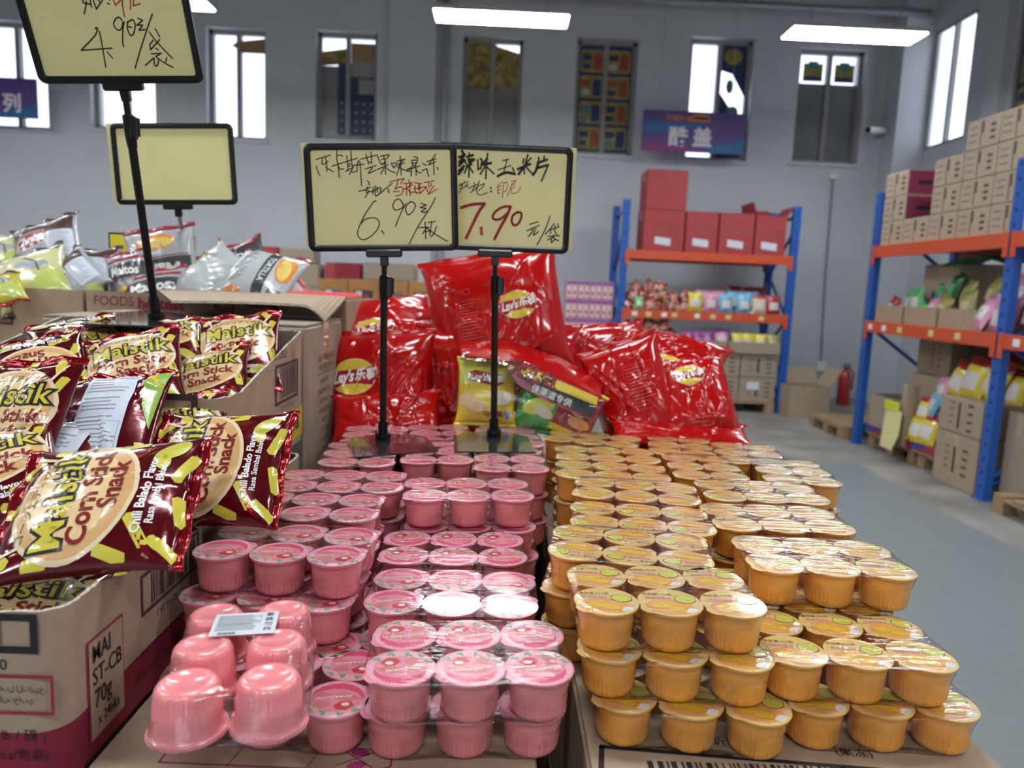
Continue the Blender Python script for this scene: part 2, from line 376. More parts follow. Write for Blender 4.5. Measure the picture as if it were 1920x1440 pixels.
for n, (h, f) in enumerate(zip(wins, (None, None, f_w3, f_w4, f_foil, f_post, f_w7, f_w8)), 1): make_window(n, h, f)
for n, h in enumerate(rw, 9):
    t = empty(f'window_{n}', kind='structure'); y0, y1, z0, z1 = h; x = WX+.01; b = MB(); w = .035
    b.box(x, x+.03, y0, y1, z0, z0+w); b.box(x, x+.03, y0, y1, z1-w, z1); b.box(x, x+.03, y0, y0+w, z0, z1); b.box(x, x+.03, y1-w, y1, z0, z1); b.build('window_frame', FRM, t)
    b = MB(); b.box(x-.01, x+.05, (y0+y1)/2-.02, (y0+y1)/2+.02, z0, z1); b.build('mullion', FRM, t)
    for a, c in ((y0+w, (y0+y1)/2-.02), ((y0+y1)/2+.02, y1-w)):
        b = MB(); b.box(x+.03, x+.036, a, c, z0+w, z1-w); b.build('pane', GLASS, t)
    if n == 10:
        art = Art(); f_post(art, -y1+w, -y0-w, z0, z1); decal(art, (x+.022, 0, 0), (0, -1, 0), (0, 0, 1), 'window_covering', t, gap=.002)

# ceiling lamps
LED = mat('led_diffuser', (.93, .97, 1), .5, emit=LAMP); HOUS = mat('lamp_housing', (.45, .45, .45), .5)
def lamp(x, y, label, z=3.7, L=1.2):
    t = empty('ceiling_lamp', (x, y, z), label=label, cat='lamp')
    b = MB(); b.box(-L/2, L/2, -.16, .16, .012, .05); b.build('housing', HOUS, t)
    b = MB(); b.box(-L/2+.01, L/2-.01, -.15, .15, 0, .012); b.build('diffuser', LED, t)
    b = MB()
    for s in (-.4, .4): b.tube([(s, 0, .05), (s, 0, 5.6-z)], .004, 5)
    b.build('hanging_wire', STEEL, t)
for i, x in enumerate((-6.2, -3.3, -.11, 3.06)):
    for j, y in enumerate((6.9, 4.1, 1.3, -1.6)):  # rows after the first are out of view, placed for top light
        nm = ('bright rectangular ceiling lamp at the far left', 'bright rectangular ceiling lamp partly hidden behind the tilted price sign', 'bright rectangular ceiling lamp hanging above the two price signs', 'bright rectangular ceiling lamp hanging above the far rack')[i]
        if j: nm = 'rectangular ceiling lamp %s, in unseen row %s added to light the display' % (('over the left aisle', 'left of the display', 'over the display', 'over the right aisle')[i], ('two', 'three', 'four')[j-1])
        lamp(x, y, nm)
# pipes, camera, sockets
b = MB(); b.tube([(-9.4, 9.6, 4.95), (5.2, 9.6, 4.93)], .045, 10); b.build('ceiling_pipe', STEEL, smooth=True, label='long grey pipe running under the ceiling along the back wall', cat='pipe')
b = MB(); b.tube([(-.86, WY-.05, 0), (-.86, WY-.05, 5.5)], .045, 10); b.build('drain_pipe', mat('white_pipe', (.45, .46, .47), .5), smooth=True, label='white vertical pipe beside the pilaster on the back wall', cat='pipe')
t = empty('conduit', (4.33, WY-.02, 0), label='thin grey cable conduit running down the wall to a socket', cat='conduit')
b = MB(); b.tube([(0, 0, 2.95), (.03, 0, 1.6), (.08, 0, .5)], .014, 6); b.build('tube', GREYP, t)
b = MB(); b.bev(.02, .14, -.05, .02, .36, .5, .005); b.build('socket_box', WHITE, t); b = MB(); b.bev(-.06, .06, -.04, .02, 2.93, 3.0, .005); b.build('junction_box', WHITE, t)
t = empty('security_camera', (4.78, WY-.02, 3.5), label='white bullet security camera on the back wall beside the corner', cat='camera')
b = MB(); b.tube([(0, .02, .0), (0, -.12, .02)], .03, 10); b.build('mount', WHITE, t, smooth=40)
b = MB(); b.tube([(.1, -.15, .05), (-.16, -.25, .03)], .045, 12); b.build('housing', WHITE, t, smooth=40)
b = MB(); b.tube([(-.155, -.248, .03), (-.17, -.254, .029)], .036, 12); b.build('lens', BLK, t)
t = empty('fire_extinguisher', (4.45, 9.3, 0), label='small red fire extinguisher on the floor beside the back wall', cat='extinguisher')
b = MB(); b.lathe([(0, 0), (.075, 0), (.08, .03), (.08, .36), (.06, .43), (.02, .46), (.02, .48), (0, .48)], 16); b.build('cylinder', mat('extinguisher_red', (.4, .02, .02), .3, coat=.5), t, smooth=50)
b = MB(); b.box(-.02, .02, -.09, .06, .48, .5); b.box(-.015, .015, -.10, .05, .52, .535); b.build('valve_handle', BLK, t)
b = MB(); b.tube([(.03, 0, .48), (.11, 0, .42), (.1, 0, .2)], .01, 6); b.build('hose', BLK, t)

# hanging signs
def hang_sign(x0, x1, z0, z1, y, txt, label, tcx, ts):
    t = empty('hanging_sign', (x0, y, z0), label=label, cat='sign'); W, H = x1-x0, z1-z0
    P1 = mat('sign_purple', (.10, .055, .24), .5); P2 = mat('sign_blue', (.02, .13, .33), .5); P3 = mat('sign_magenta', (.25, .03, .20), .5); P4 = mat('sign_orange', (.65, .20, .05), .5)
    b = MB(); b.box(0, W, 0, .02, 0, H); b.build('panel', P1, t)
    b = MB(); b.tube([(W*.15, .01, H), (W*.15, .01, 5.55-z0)], .003, 4); b.tube([(W*.85, .01, H), (W*.85, .01, 5.55-z0)], .003, 4); b.build('wire', STEEL, t)
    a = Art(); a.poly([(0, .45*H), (.3*W, .5*H), (.62*W, .66*H), (W*.62, .70*H), (.3*W, .72*H), (0, .78*H)], P2); a.poly([(0, 0), (W*.7, 0), (.35*W, .16*H), (0, .25*H)], P3); a.poly([(W*.7, 0), (W, 0), (W, .38*H), (W*.62, .1*H)], P2); a.up()
    a.text(txt, W*tcx, H*.34, H*ts, mat('sign_white', (.75, .75, .78), .5), bold=.03, sp=1.5)
    a.text('超值购', W*.31, H*.82, H*.16, P4, bold=.02); a.rr(W*.42, H*.76, W*.66, H*.87, .03, P4); a.ell(W*.56, H*.88, .09*W, .06*H, P4)
    decal(a, (0, -.001, 0), (1, 0, 0), (0, 0, 1), 'sign_print', t, gap=.001)
a0 = ony(1207, 205, 9.55); a1 = ony(1393, 290, 9.55); hang_sign(a0[0], a1[0], a1[2], a0[2]+.0, 9.55, '酷盖', 'purple and blue hanging sign with two large white characters below a window', .47, .50)
a1 = ony(71, 223, 9.55); a0 = ony(71, 148, 9.55); hang_sign(a1[0]-1.35, a1[0], a1[2], a0[2], 9.55, '系列', 'purple hanging sign cut off by the left edge of the picture', .66, .50)

# ------------------------------------------------------------------ racks
def rack(label, org, rz, xs, D, H, levels, tags=()):
    t = empty('storage_rack', org, rz, label=label, cat='rack')
    pw, pd = .085, .06
    for x in xs:
        for y in (0, D-pd):
            b = MB(); b.box(x-pw/2, x+pw/2, y, y+pd, 0, H); b.box(x-pw/2-.02, x+pw/2+.02, y-.02, y+pd+.02, 0, .006); p = b.build('post', BLUE, t)
            b = MB()
            if y == 0:
                for k in range(int(H/.1)): b.box(x-.012, x+.012, -.002, 0, .08+k*.1, .105+k*.1)
                b.build('slot', mat('slot_shade', (.006, .03, .14), .6), p)  # darker rack blue paints the shade inside the post holes
        zb = [.15, .62, 1.1, 1.6, 2.1]
        for k in range(4):
            ya, yb = ((.06, D-.06), (D-.06, .06))[k % 2]
            b = MB(); b.tube([(x, ya, zb[k]), (x, yb, zb[k+1])], .018, 6); b.build('brace', BLUE, t)
        for z in (.12, H-.12):
            b = MB(); b.tube([(x, .03, z), (x, D-.03, z)], .018, 6); b.build('cross_bar', BLUE, t)
    for z in levels:
        for i in range(len(xs)-1):
            for y in (-.01, D-.045):
                b = MB(); b.box(xs[i]+pw/2, xs[i+1]-pw/2, y, y+.05, z-.055, z+.045); bm_ = b.build('beam', ORNG, t)
                for xx in (xs[i]+pw/2-.03, xs[i+1]-pw/2-.02):
                    b = MB(); b.box(xx, xx+.05, y-.006 if y < 0 else y+.05, y if y < 0 else y+.056, z-.12, z+.05); b.build('connector', ORNG, bm_)
            b = MB(); b.box(xs[i]+pw/2, xs[i+1]-pw/2, .04, D-.045, z+.01, z+.04); b.build('deck', DECK, t)
    for x, z, m in tags:
        b = MB(); b.box(x-.03, x+.03, -.016, -.011, z-.03, z+.02); b.build('price_tag', m, t)
    return t
YT = mat('yellow_tag', (.65, .6, .25), .5)
tg = [(x, 1.10, m) for x, m in ((.16, WHITE), (.32, YT), (.5, WHITE), (.62, YT), (.88, WHITE), (1.06, YT), (1.24, YT), (1.62, YT))]
rackB = rack('blue and orange steel storage rack against the back wall', (1.357, 8.403, 0), 0, (0, 1.94), .8, 2.37, (1.77, 1.10), tg)
tg = [(x, 1.12, m) for x, m in ((.12, WHITE), (.36, WHITE), (.62, YT), (1.08, YT), (1.42, YT), (2.05, WHITE))]
rackR = rack('blue and orange steel storage rack along the right wall', (3.40, 6.81, 0), -math.pi/2, (0, 1.86, 3.72), .8, 2.33, (1.80, 1.12), tg)

# ------------------------------------------------------------------ cartons
def carton(label, x0, x1, y0, y1, z0, z1, m=CARD, art=None, face='-y', rz=0, tape=True, group=None, sidem=None, name='cardboard_box', cat='box', pm=None):
    """closed carton with four top flaps, tape and optional print on one face"""
    cx, cy = (x0+x1)/2, (y0+y1)/2; hw, hd = (x1-x0)/2, (y1-y0)/2; H = z1-z0
    t = empty(name, (cx, cy, z0), rz, label=label, cat=cat, group=group)
    b = MB(); b.bev(-hw, hw, -hd, hd, 0, H-.004, .006); o = b.build('body', [m] if not sidem else [m, sidem], t)
    if sidem:
        for p in o.data.polygons:
            if abs(p.normal.x) > .9 and sidem: p.material_index = 1
    b = MB(); b.box(-hw+.003, hw-.003, -hd+.003, -.002, H-.004, H); b.build('flap', m, t); b = MB(); b.box(-hw+.003, hw-.003, .002, hd-.003, H-.004, H); b.build('flap', m, t)
    if tape:
        b = MB(); b.box(-hw-.0006, hw+.0006, -.025, .025, H*.75, H+.0008); b.build('tape', TAPE, t)
    if art:
        if face == '-y': decal(art, (0, -hd, H/2), (1, 0, 0), (0, 0, 1), 'print', t, gap=.0012)
        if face == '-x': decal(art, (-hw, 0, H/2), (0, -1, 0), (0, 0, 1), 'print', t, gap=.0012)
        if face == '+x': decal(art, (hw, 0, H/2), (0, 1, 0), (0, 0, 1), 'print', t, gap=.0012)
        if face == '+z': decal(art, (0, 0, H), (1, 0, 0), (0, 1, 0), 'print', t, gap=.0008)
    return t
def mark_art(w, h, seed=0, m=PRB):
    a = Art(); r = random.Random(seed); a.rect(-w*.05, -h*.3, w*.02, h*.35, m)
    for k in range(4): a.rect(w*.22, h*(.28-.2*k), w*.38, h*(.34-.2*k), m); a.rect(-w*.3, h*(.3-.17*k), -w*(.15+.05*r.random()), h*(.33-.17*k), m)
    return a
def open_box(label, x0, x1, y0, y1, z0, z1, m=CARD, flaps=((0, 40), (2, 30)), rz=0, art=None, aface='-y', rim=CARDE, th=.005, name='open_cardboard_box', fl=.45, low=0):
    cx, cy = (x0+x1)/2, (y0+y1)/2; hw, hd = (x1-x0)/2, (y1-y0)/2; H = z1-z0
    t = empty(name, (cx, cy, z0), rz, label=label, cat='box')
    b = MB(); b.box(-hw, hw, -hd, hd, 0, th); b.box(-hw, hw, -hd, -hd+th, th, H); b.box(-hw, hw, hd-th, hd, th, H); b.box(-hw, -hw+th, -hd+th, hd-th, th, H); b.box(hw-th, hw, -hd+th, hd-th, th, H)
    b.build('body', m, t)
    for k, ang in flaps:
        L = (2*hd if k in (0, 2) else 2*hw)*fl; a = math.radians(ang)
        f = MB()
        if k == 0: f.box(-hw, hw, -L, 0, 0, th); M = Matrix.Translation((0, -hd, H)) @ Matrix.Rotation(-a, 4, 'X')
        if k == 2: f.box(-hw, hw, 0, L, 0, th); M = Matrix.Translation((0, hd, H)) @ Matrix.Rotation(a, 4, 'X')
        if k == 1: f.box(0, L, -hd, hd, 0, th); M = Matrix.Translation((hw, 0, H)) @ Matrix.Rotation(-a, 4, 'Y')
        if k == 3: f.box(-L, 0, -hd, hd, 0, th); M = Matrix.Translation((-hw, 0, H)) @ Matrix.Rotation(a, 4, 'Y')
        o = f.build('flap', m, t); o.matrix_local = M
    if art: 
        if aface == '-y': decal(art, (0, -hd, H/2), (1, 0, 0), (0, 0, 1), 'print', t, gap=.001)
        else: decal(art, (-hw, 0, H/2), (0, -1, 0), (0, 0, 1), 'print', t, gap=.001)
    return t
# back rack: red cartons on the top shelf
zs = 1.815; xb = [ony(px, 440, 8.42)[0] for px in (1205, 1284, 1347, 1415, 1475)]
for i in range(4):
    h = .455
    a = Art(); W = xb[i+1]-xb[i]
    a.poly([(-.10, -.15), (.08, -.17), (.08, -.09), (-.10, -.07)], LABELW); a.rect(-.06, -.01, .05, .02, mat('tan_print', (.25, .10, .07), .7))
    nm = ('leftmost red carton on the top shelf, under the stacked one', 'second red carton from the left on the top shelf', 'third red carton from the left on the top shelf', 'rightmost red carton on the top shelf with raised flaps')[i]
    if i < 3: carton(nm, xb[i]+.01, xb[i+1]-.008, 8.42, 8.86, zs, zs+h, REDB, a, group='red cartons on the top shelf')
    else: open_box(nm, xb[i]+.01, xb[i+1]-.008, 8.42, 8.86, zs, zs+.44, REDB, flaps=((2, 35), (1, 50), (3, 70)), art=a)['group'] = 'red cartons on the top shelf'
carton('single red carton standing on top of the row of red cartons', xb[0]+.02, xb[1]-.0, 8.44, 8.86, zs+.456, zs+.90, REDB, Art() if 0 else None, group='red cartons on the top shelf')
# cartons and pallet under the back rack
def pallet(label, x0, x1, y0, y1, z=0):
    t = empty('wooden_pallet', ((x0+x1)/2, (y0+y1)/2, z), label=label, cat='pallet'); hw, hd = (x1-x0)/2, (y1-y0)/2
    n = 6
    for k in range(n):
        b = MB(); y = -hd+k*(2*hd-.1)/(n-1); b.box(-hw, hw, y, y+.1, .11, .13); b.build('plank', WOOD, t)
    for x in (-hw, -.05, hw-.1):
        for y in (-hd, -.05, hd-.1):
            b = MB(); b.box(x, x+.1, y, y+.1, .0, .09); b.build('block', WOOD, t)
        b = MB(); b.box(x, x+.1, -hd, hd, .09, .11); b.build('stringer', WOOD, t)
pallet('wooden pallet under the back rack cartons', 1.48, 3.2, 8.35, 9.1)
k = 0
for r_, z in ((0, .13), (1, .41)):
    for i in range(4):
        x0 = 1.5+i*.43
        a = mark_art(.4, .26, i+r_); 
        if r_ == 0 and i in (2, 3): a.up(); a.rect(-.12, .0, .02, .09, LABELW)
        carton('brown carton under the back rack, %s row, %s from the left' % (('lower', 'upper')[r_], ('first', 'second', 'third', 'fourth')[i]), x0, x0+.42, 8.4, 8.8, z, z+.275, CARD2, a, group='brown cartons under the back rack')
for i in range(2):
    x0 = 2.0+i*.62; b = open_box('shallow open carton of bags under the back rack, %s one' % ('left', 'right')[i], x0, x0+.6, 8.36, 8.74, .688, .82, CARD2, flaps=())
# milk-drink pack stack left of the rack
MP = mat('pink_drink_carton', (.62, .28, .36), .5, noise=.1, nscale=40); MPU = mat('purple_drink_top', (.25, .16, .42), .5); MPW = mat('cream_print', (.66, .55, .50), .5)
cols = 4; x0, x1 = ony(1060, 560, 8.5)[0], ony(1150, 560, 8.5)[0]; zb0 = .80; W = (x1-x0)/4
for r_ in range(3):
    for c in range(cols):
        X = x0+c*W; Z = zb0+r_*.215
        t = empty('drink_pack', (X+W/2, 8.6, Z), label='pink drink pack in the stack left of the rack, %s row, %s from the left' % (('bottom', 'middle', 'top')[r_], ('first', 'second', 'third', 'fourth')[c]), cat='drink pack', group='pink drink packs')
        b = MB(); b.bev(-W/2+.002, W/2-.002, -.12, .12, 0, .212, .005); b.build('body', MP, t)
        a = Art(); a.rect(-W/2+.004, .165, W/2-.004, .208, MPU); a.up(); a.ell(-.03, .185, .018, .012, PRR, n=10); a.ell(.03, .185, .018, .012, PRR, n=10)
        for q in (-.035, .035): a.rr(q-.022, .02, q+.022, .15, .006, MPW); a.up(); a.rect(q-.012, .05, q+.012, .09, REDB); a.lv -= 1
        decal(a, (0, -.12, 0), (1, 0, 0), (0, 0, 1), 'print', t, gap=.001)
carton('brown carton under the pink drink packs', x0-.02, x1+.02, 8.4, 8.8, .4, .795, CARD2, mark_art(.5, .3, 5)); carton('bottom brown carton under the pink drink packs', x0-.02, x1+.02, 8.4, 8.8, 0, .395, CARD2, mark_art(.5, .3, 6))

# ------------------------------------------------------------------ bags
def bag_grid(w, h, t, seed, nu, nv, crk, seal=.06, sharp=False, bendx=0, bendy=0, twist=0, folds=1.0, fill=(2.4, 3.0)):
    r = np.random.RandomState(seed); U = np.linspace(-1, 1, nu+1); V = np.linspace(-1, 1, nv+1)
    # denser rows at the seals
    V = np.sign(V)*np.abs(V)**.8
    u, v = np.meshgrid(U, V, indexing='ij'); vi = np.clip(np.abs(v)/(1-seal*2), 0, 1)
    A = np.clip(1-np.abs(u)**fill[0], 0, 1)**.6; B = np.clip(1-vi**fill[1], 0, 1)**.62
    base = t/2*A*B
    xx = u*w/2*(1-.09*B); yy = v*h/2*(1-.03*A)
    out = []
    dis = np.zeros_like(u)
    for k in range(4):
        a = r.uniform(0, math.pi); fq = r.uniform(2, 4.5); dis += .12*np.sin(fq*(u*math.cos(a)+v*math.sin(a)*h/w)+r.uniform(0, 6))
    mid = bendx*(u**2-.33)+bendy*(v**2-.33)+twist*u*v+.35*crk*dis
    ed = np.exp(-np.maximum(1-2*seal-np.abs(v), 0)/.22)
    mid = mid+folds*crk*.8*np.exp(-np.maximum(1-np.abs(v), 0)/.16)*np.sin((3+r.randint(3))*u*math.pi*.7+r.uniform(0, 6))
    for sgn in (1, -1):
        d = np.zeros_like(u)
        for k in range(5): # radial folds from the seals
            ph = r.uniform(-.9, .9); s_ = r.uniform(.03, .07); sd = r.choice([-1, 1]); wd = r.uniform(-.3, .3)
            dd = np.abs(u-ph-wd*(1-sd*v)); d -= crk*r.uniform(.3, .9)*np.exp(-(dd/s_)**2)*np.exp(-np.maximum(1-sd*v, 0)/.5)
        for k in range(22 if sharp else 6):
            a = r.uniform(0, math.pi); c = r.uniform(-.8, .8); s_ = r.uniform(.022, .075) if sharp else r.uniform(.04, .1)
            dd = np.abs(u*math.cos(a)+v*math.sin(a)-c); al = -u*math.sin(a)+v*math.cos(a); ac = r.uniform(-.6, .6); L = r.uniform(.25, .6)
            d += r.choice([-1, 1])*crk*r.uniform(.4, 1)*np.maximum(0, 1-dd/s_)*np.exp(-((al-ac)/L)**2)
        edge = np.clip((1-np.abs(u))*5, 0, 1)
        if seal > 0:
            sl = np.abs(v) > 1-2*seal+1e-6
            zz = np.where(sl, .0012*np.cos((1-np.abs(v))*220), 0)
        else: zz = 0
        z = sgn*np.maximum(base+d*edge*np.clip(B*1.5, .15, 1), .0005+.0004*(np.abs(u) < .999))+mid+sgn*zz*.5
        out.append(np.stack([xx, yy, z], -1))
    return U, V, out[0], out[1]
def frame_from(c, up, right):
    c, u_, r_ = np.array(c, float), np.array(up, float), np.array(right, float)
    ey = u_-c; ey /= np.linalg.norm(ey); ex = r_-c; ex -= ex@ey*ey; ex /= np.linalg.norm(ex); ez = np.cross(ex, ey)
    M = Matrix((ex, ey, ez)).transposed().to_4x4(); M.translation = Vector(c); return M
CUTS = {}
def bag(name, label, M, w, h, t, art, seed, mats, nu=30, nv=40, crk=.006, seal=.05, cat='snack bag', group=None, akey=None, back=None, lift=.0007, **kw):
    """mats = (body, seal material)"""
    T = empty(name, label=label, cat=cat, group=group); T.matrix_world = M
    U, V, Fp, Bp = bag_grid(w, h, t, seed, nu, nv, crk, seal, **kw)
    nb = nv+1; sv = [i for i, q in enumerate(V) if abs(q) <= 1-2*seal+1e-6] if seal else [0, nv]; j0, j1 = sv[0], sv[-1]
    def strip(ja, jb, nm, m):
        vs = np.concatenate([Fp[:, ja:jb+1].reshape(-1, 3), Bp[:, ja:jb+1].reshape(-1, 3)]); n = jb-ja+1; N = (nu+1)*n; fs = []
        for i in range(nu):
            for j in range(n-1):
                a, b_, c, d = i*n+j, (i+1)*n+j, (i+1)*n+j+1, i*n+j+1
                fs += [(a, b_, c), (a, c, d), (N+a, N+c, N+b_), (N+a, N+d, N+c)]
        for j in range(n-1):
            fs += [(j, j+1, N+j+1, N+j), (nu*n+j+1, nu*n+j, N+nu*n+j, N+nu*n+j+1)]
        for e in (0, n-1):
            for i in range(nu):
                q = [i*n+e, (i+1)*n+e, N+(i+1)*n+e, N+i*n+e]; fs.append(tuple(q if e else q[::-1]))
        me = bpy.data.meshes.new(nm); me.from_pydata(vs.tolist(), [], fs); me.materials.append(m)
        me.polygons.foreach_set('use_smooth', [True]*len(fs)); me.update(); return link(nm, me, T)
    strip(j0, j1, 'body', mats[0])
    if seal:
        if j0 > 0: strip(0, j0, 'seal', mats[1]); strip(j1, nv, 'seal', mats[1])
    for art_, G, sg, ak in ((art, Fp, 1, akey), (back, Bp, -1, (akey, 'b'))):
        if art_ is None: continue
        # unit coordinates: x,y in [-1,1]
        key = (ak, nu, nv, seal)
        if key not in CUTS: CUTS[key] = art_.cut([q for q in U if abs(q) < .985], [q for q in V if abs(q) < .995])
        ca = CUTS[key]
        du = np.gradient(G, axis=0); dv = np.gradient(G, axis=1); Nn = np.cross(du, dv)*1.0; Nn /= np.linalg.norm(Nn, axis=-1, keepdims=True)+1e-12; Nn *= sg
        if sg < 0: Nn = -Nn*-1
        def fn(v2, lv, G=G, Nn=Nn, sg=sg):
            x = v2[:, 0]*sg; y = v2[:, 1]
            i = np.clip(np.searchsorted(U, x, side='right')-1, 0, nu-1); j = np.clip(np.searchsorted(V, y, side='right')-1, 0, nv-1)
            a = (x-U[i])/(U[i+1]-U[i]); c = (y-V[j])/(V[j+1]-V[j]); a = np.clip(a, 0, 1)[:, None]; c = np.clip(c, 0, 1)[:, None]
            lo = a >= c
            def ip(Q): return np.where(lo, Q[i, j]*(1-a)+Q[i+1, j]*(a-c)+Q[i+1, j+1]*c, Q[i, j]*(1-c)+Q[i, j+1]*(c-a)+Q[i+1, j+1]*a)
            return ip(G)+ip(Nn)*(lift+.00022*(lv-1))
        link('print', ca.mesh('print', fn, True), T)
    return T
FILM_S = film_mat('clear_sleeve', (1, 1, 1), .0, .12, 8, .12, .01)
def unit(a, w, h):
    b = Art(); b.L = [(m, lv, v/np.array([w/2, h/2]), f) for m, lv, v, f in a.L]; return b

# ------------------------------------------------------------------ jelly cups
ZT = .854; TS = .050; SP = .0728; RL = .0362
def cup_mesh(name, m):
    prof = [(0, .0018), (.0165, .0018), (.0180, .0002), (.0200, 0), (.0250, .0014), (.0279, .0050), (.0292, .010), (.0299, .0185), (.0305, .0193), (.0313, .036), (.0319, .0425), (.0330, .0445), (.0357, .0455), (.0360, .0470), (.0360, .0482), (0, .0482)]
    n = 144; vs = []; 
    for r, z in prof:
        for k in range(n):
            a = 2*math.pi*k/n; rr = r+(.00045*math.cos(36*a) if .0030 < z < .0188 and r > .02 else 0)
            vs.append((rr*math.cos(a), rr*math.sin(a), z))
    fs = [(i*n+k, i*n+(k+1) % n, (i+1)*n+(k+1) % n, (i+1)*n+k) for i in range(len(prof)-1) for k in range(n)]
    b = MB(); b.add(vs, fs); return b.mesh(name, m, smooth=50, fix=False)
def lid_mesh(name, base, art, tab=True):
    n = 72; out = []
    for k in range(n):
        a = 2*math.pi*k/n; r = .0366; d = abs((math.degrees(a)-215+180) % 360-180)
        if tab and d < 16: r += .0048*(1-(d/16)**4)
        out.append((r*math.cos(a), r*math.sin(a)))
    b = MB(); b.prism(out, .0480, .0486, 0)
    me = b.mesh(name+'0', base, False)
    # add raised inner disc and the printed art on it
    am = art.mesh('a', lambda v, lv: np.c_[v, .0486+.00010*lv+0*v[:, 0]])
    bm = bmesh.new(); bm.from_mesh(me); n0 = len(me.materials); bm2 = bmesh.new(); bm2.from_mesh(am)
    mats = [base]+[m for m in am.materials]
    vm = [bm.verts.new(v.co) for v in bm2.verts]
    for f in bm2.faces:
        try: nf = bm.faces.new([vm[v.index] for v in f.verts]); nf.material_index = f.material_index+1
        except ValueError: pass
    me2 = bpy.data.meshes.new(name); bm.to_mesh(me2); bm.free(); bm2.free()
    for m in mats: me2.materials.append(m)
    return me2
J = dict(rough=.28, coat=.5)
OC = mat('orange_jelly_cup', (.86, .38, .065), sub=.3, **J); PC = mat('pink_jelly_cup', (.80, .25, .27), sub=.3, **J)
OL = mat('orange_lid', (.76, .52, .18), .3, coat=.4); OL1 = mat('lid_peach', (.78, .38, .11), .3, coat=.4); OL2 = mat('lid_pale_peach', (.78, .56, .26), .3, coat=.4)
OMG = mat('lid_mango', (.76, .50, .05), .3, coat=.4); OMG2 = mat('lid_mango_shade', (.72, .30, .04), .3, coat=.4); OLM = mat('lid_lime', (.60, .60, .10), .3, coat=.4); OPU = mat('lid_purple', (.50, .22, .42), .3, coat=.4); OWH = mat('lid_white_highlight', (.78, .82, .76), .3, coat=.4)
PL = mat('pink_lid', (.80, .27, .37), .3, coat=.4); PL1 = mat('lid_hot_pink', (.76, .08, .18), .3, coat=.4); PL2 = mat('lid_pale_pink', (.82, .42, .50), .3, coat=.4)
PST = mat('lid_strawberry', (.62, .05, .05), .3, coat=.4); PST2 = mat('lid_strawberry_slice', (.66, .22, .20), .3, coat=.4); PGR = mat('lid_green', (.20, .42, .22), .3, coat=.4); PW = mat('lid_white_pink', (.86, .72, .74), .3, coat=.4)
def arc_text(a, s, r, a0, a1, size, m, inward=True):
    for i, ch in enumerate(s):
        t = a0+(a1-a0)*i/(len(s)-1); T = math.radians(t); a.text(ch, r*math.cos(T), r*math.sin(T), size, m, rot=t+(90 if inward else -90), res=1)
a = Art(); a.ell(0, 0, .0345, .0345, OL2, n=40); a.up(); a.ell(-.002, -.012, .028, .020, OL1, n=30); a.poly([(.0, .034), (-.016, .030), (-.03, .016), (-.034, 0), (-.024, .004), (.0, .016), (.02, .014), (.03, .015), (.022, .026)], OL)
a.up(); a.ell(-.012, -.010, .0125, .0085, OMG2, rot=20); a.ell(.004, -.016, .0125, .009, OMG2, rot=-15); a.ell(.020, -.020, .008, .005, OWH, rot=30)  # small white ellipse is a highlight painted into the lid print
a.up(); a.ell(-.0125, -.0095, .0105, .0072, OMG, rot=20); a.ell(.003, -.0155, .0105, .0075, OMG, rot=-15)
a.up(); a.poly([(.006, .010), (.010, .017), (.017, .019), (.025, .017), (.031, .011), (.030, .003), (.024, -.002), (.014, -.003), (.007, .002)], PRB)
a.up(); a.poly([(.0068, .0098), (.0106, .0163), (.017, .0182), (.0246, .0162), (.030, .0106), (.0291, .0035), (.0237, -.0012), (.0142, -.0022), (.0077, .0026)], OLM)
a.up(); a.text('净含量:110克', -.012, .019, .0062, INK, res=1); a.text('芒果味果冻', -.012, .009, .0060, OPU, bold=.02, res=1)
arc_text(a, 'MANGO·JELLY·PUDDING', .0305, 200, 340, .0042, OPU)
ART_O = a
a = Art(); a.ell(0, 0, .0345, .0345, PL2, n=40); a.up(); a.ell(0, -.006, .0275, .0255, PL1, n=30); a.up(); a.ell(.0, .002, .0275, .0215, PL, n=30)
a.up(); a.poly([(-.022, .010), (-.014, .020), (-.004, .019), (0, .012), (-.006, .004), (-.016, .002)], PST); a.poly([(.002, .013), (.012, .021), (.022, .016), (.018, .007), (.008, .004)], PST2); a.poly([(-.026, -.002), (-.010, .003), (.006, -.002), (.0, -.010), (-.016, -.011)], PST2); a.poly([(.008, .002), (.024, -.002), (.020, -.011), (.006, -.009)], PST2)
for x, y, q in ((-.026, .018, 30), (.006, .027, 80), (.027, .012, 140), (-.012, .028, 60), (.020, .024, 120)): a.ell(x, y, .005, .0022, PGR, rot=q, n=10); a.ell(x+.003, y-.002, .004, .002, PGR, rot=q+60, n=8)
a.up(); a.ell(-.012, .009, .0045, .0035, PW, n=12); a.text('Strawberry', .002, -.003, .0085, PW, shear=.4, bold=.01, rot=14, res=2); 
arc_text(a, 'STRAWBERRY·JELLY·110g', .0308, 195, 345, .0042, PW)
ART_P = a
CUP = {'o': (cup_mesh('cup_body', OC), lid_mesh('lid', OL, ART_O)), 'p': (cup_mesh('cup_body', PC), lid_mesh('lid', PL, ART_P))}
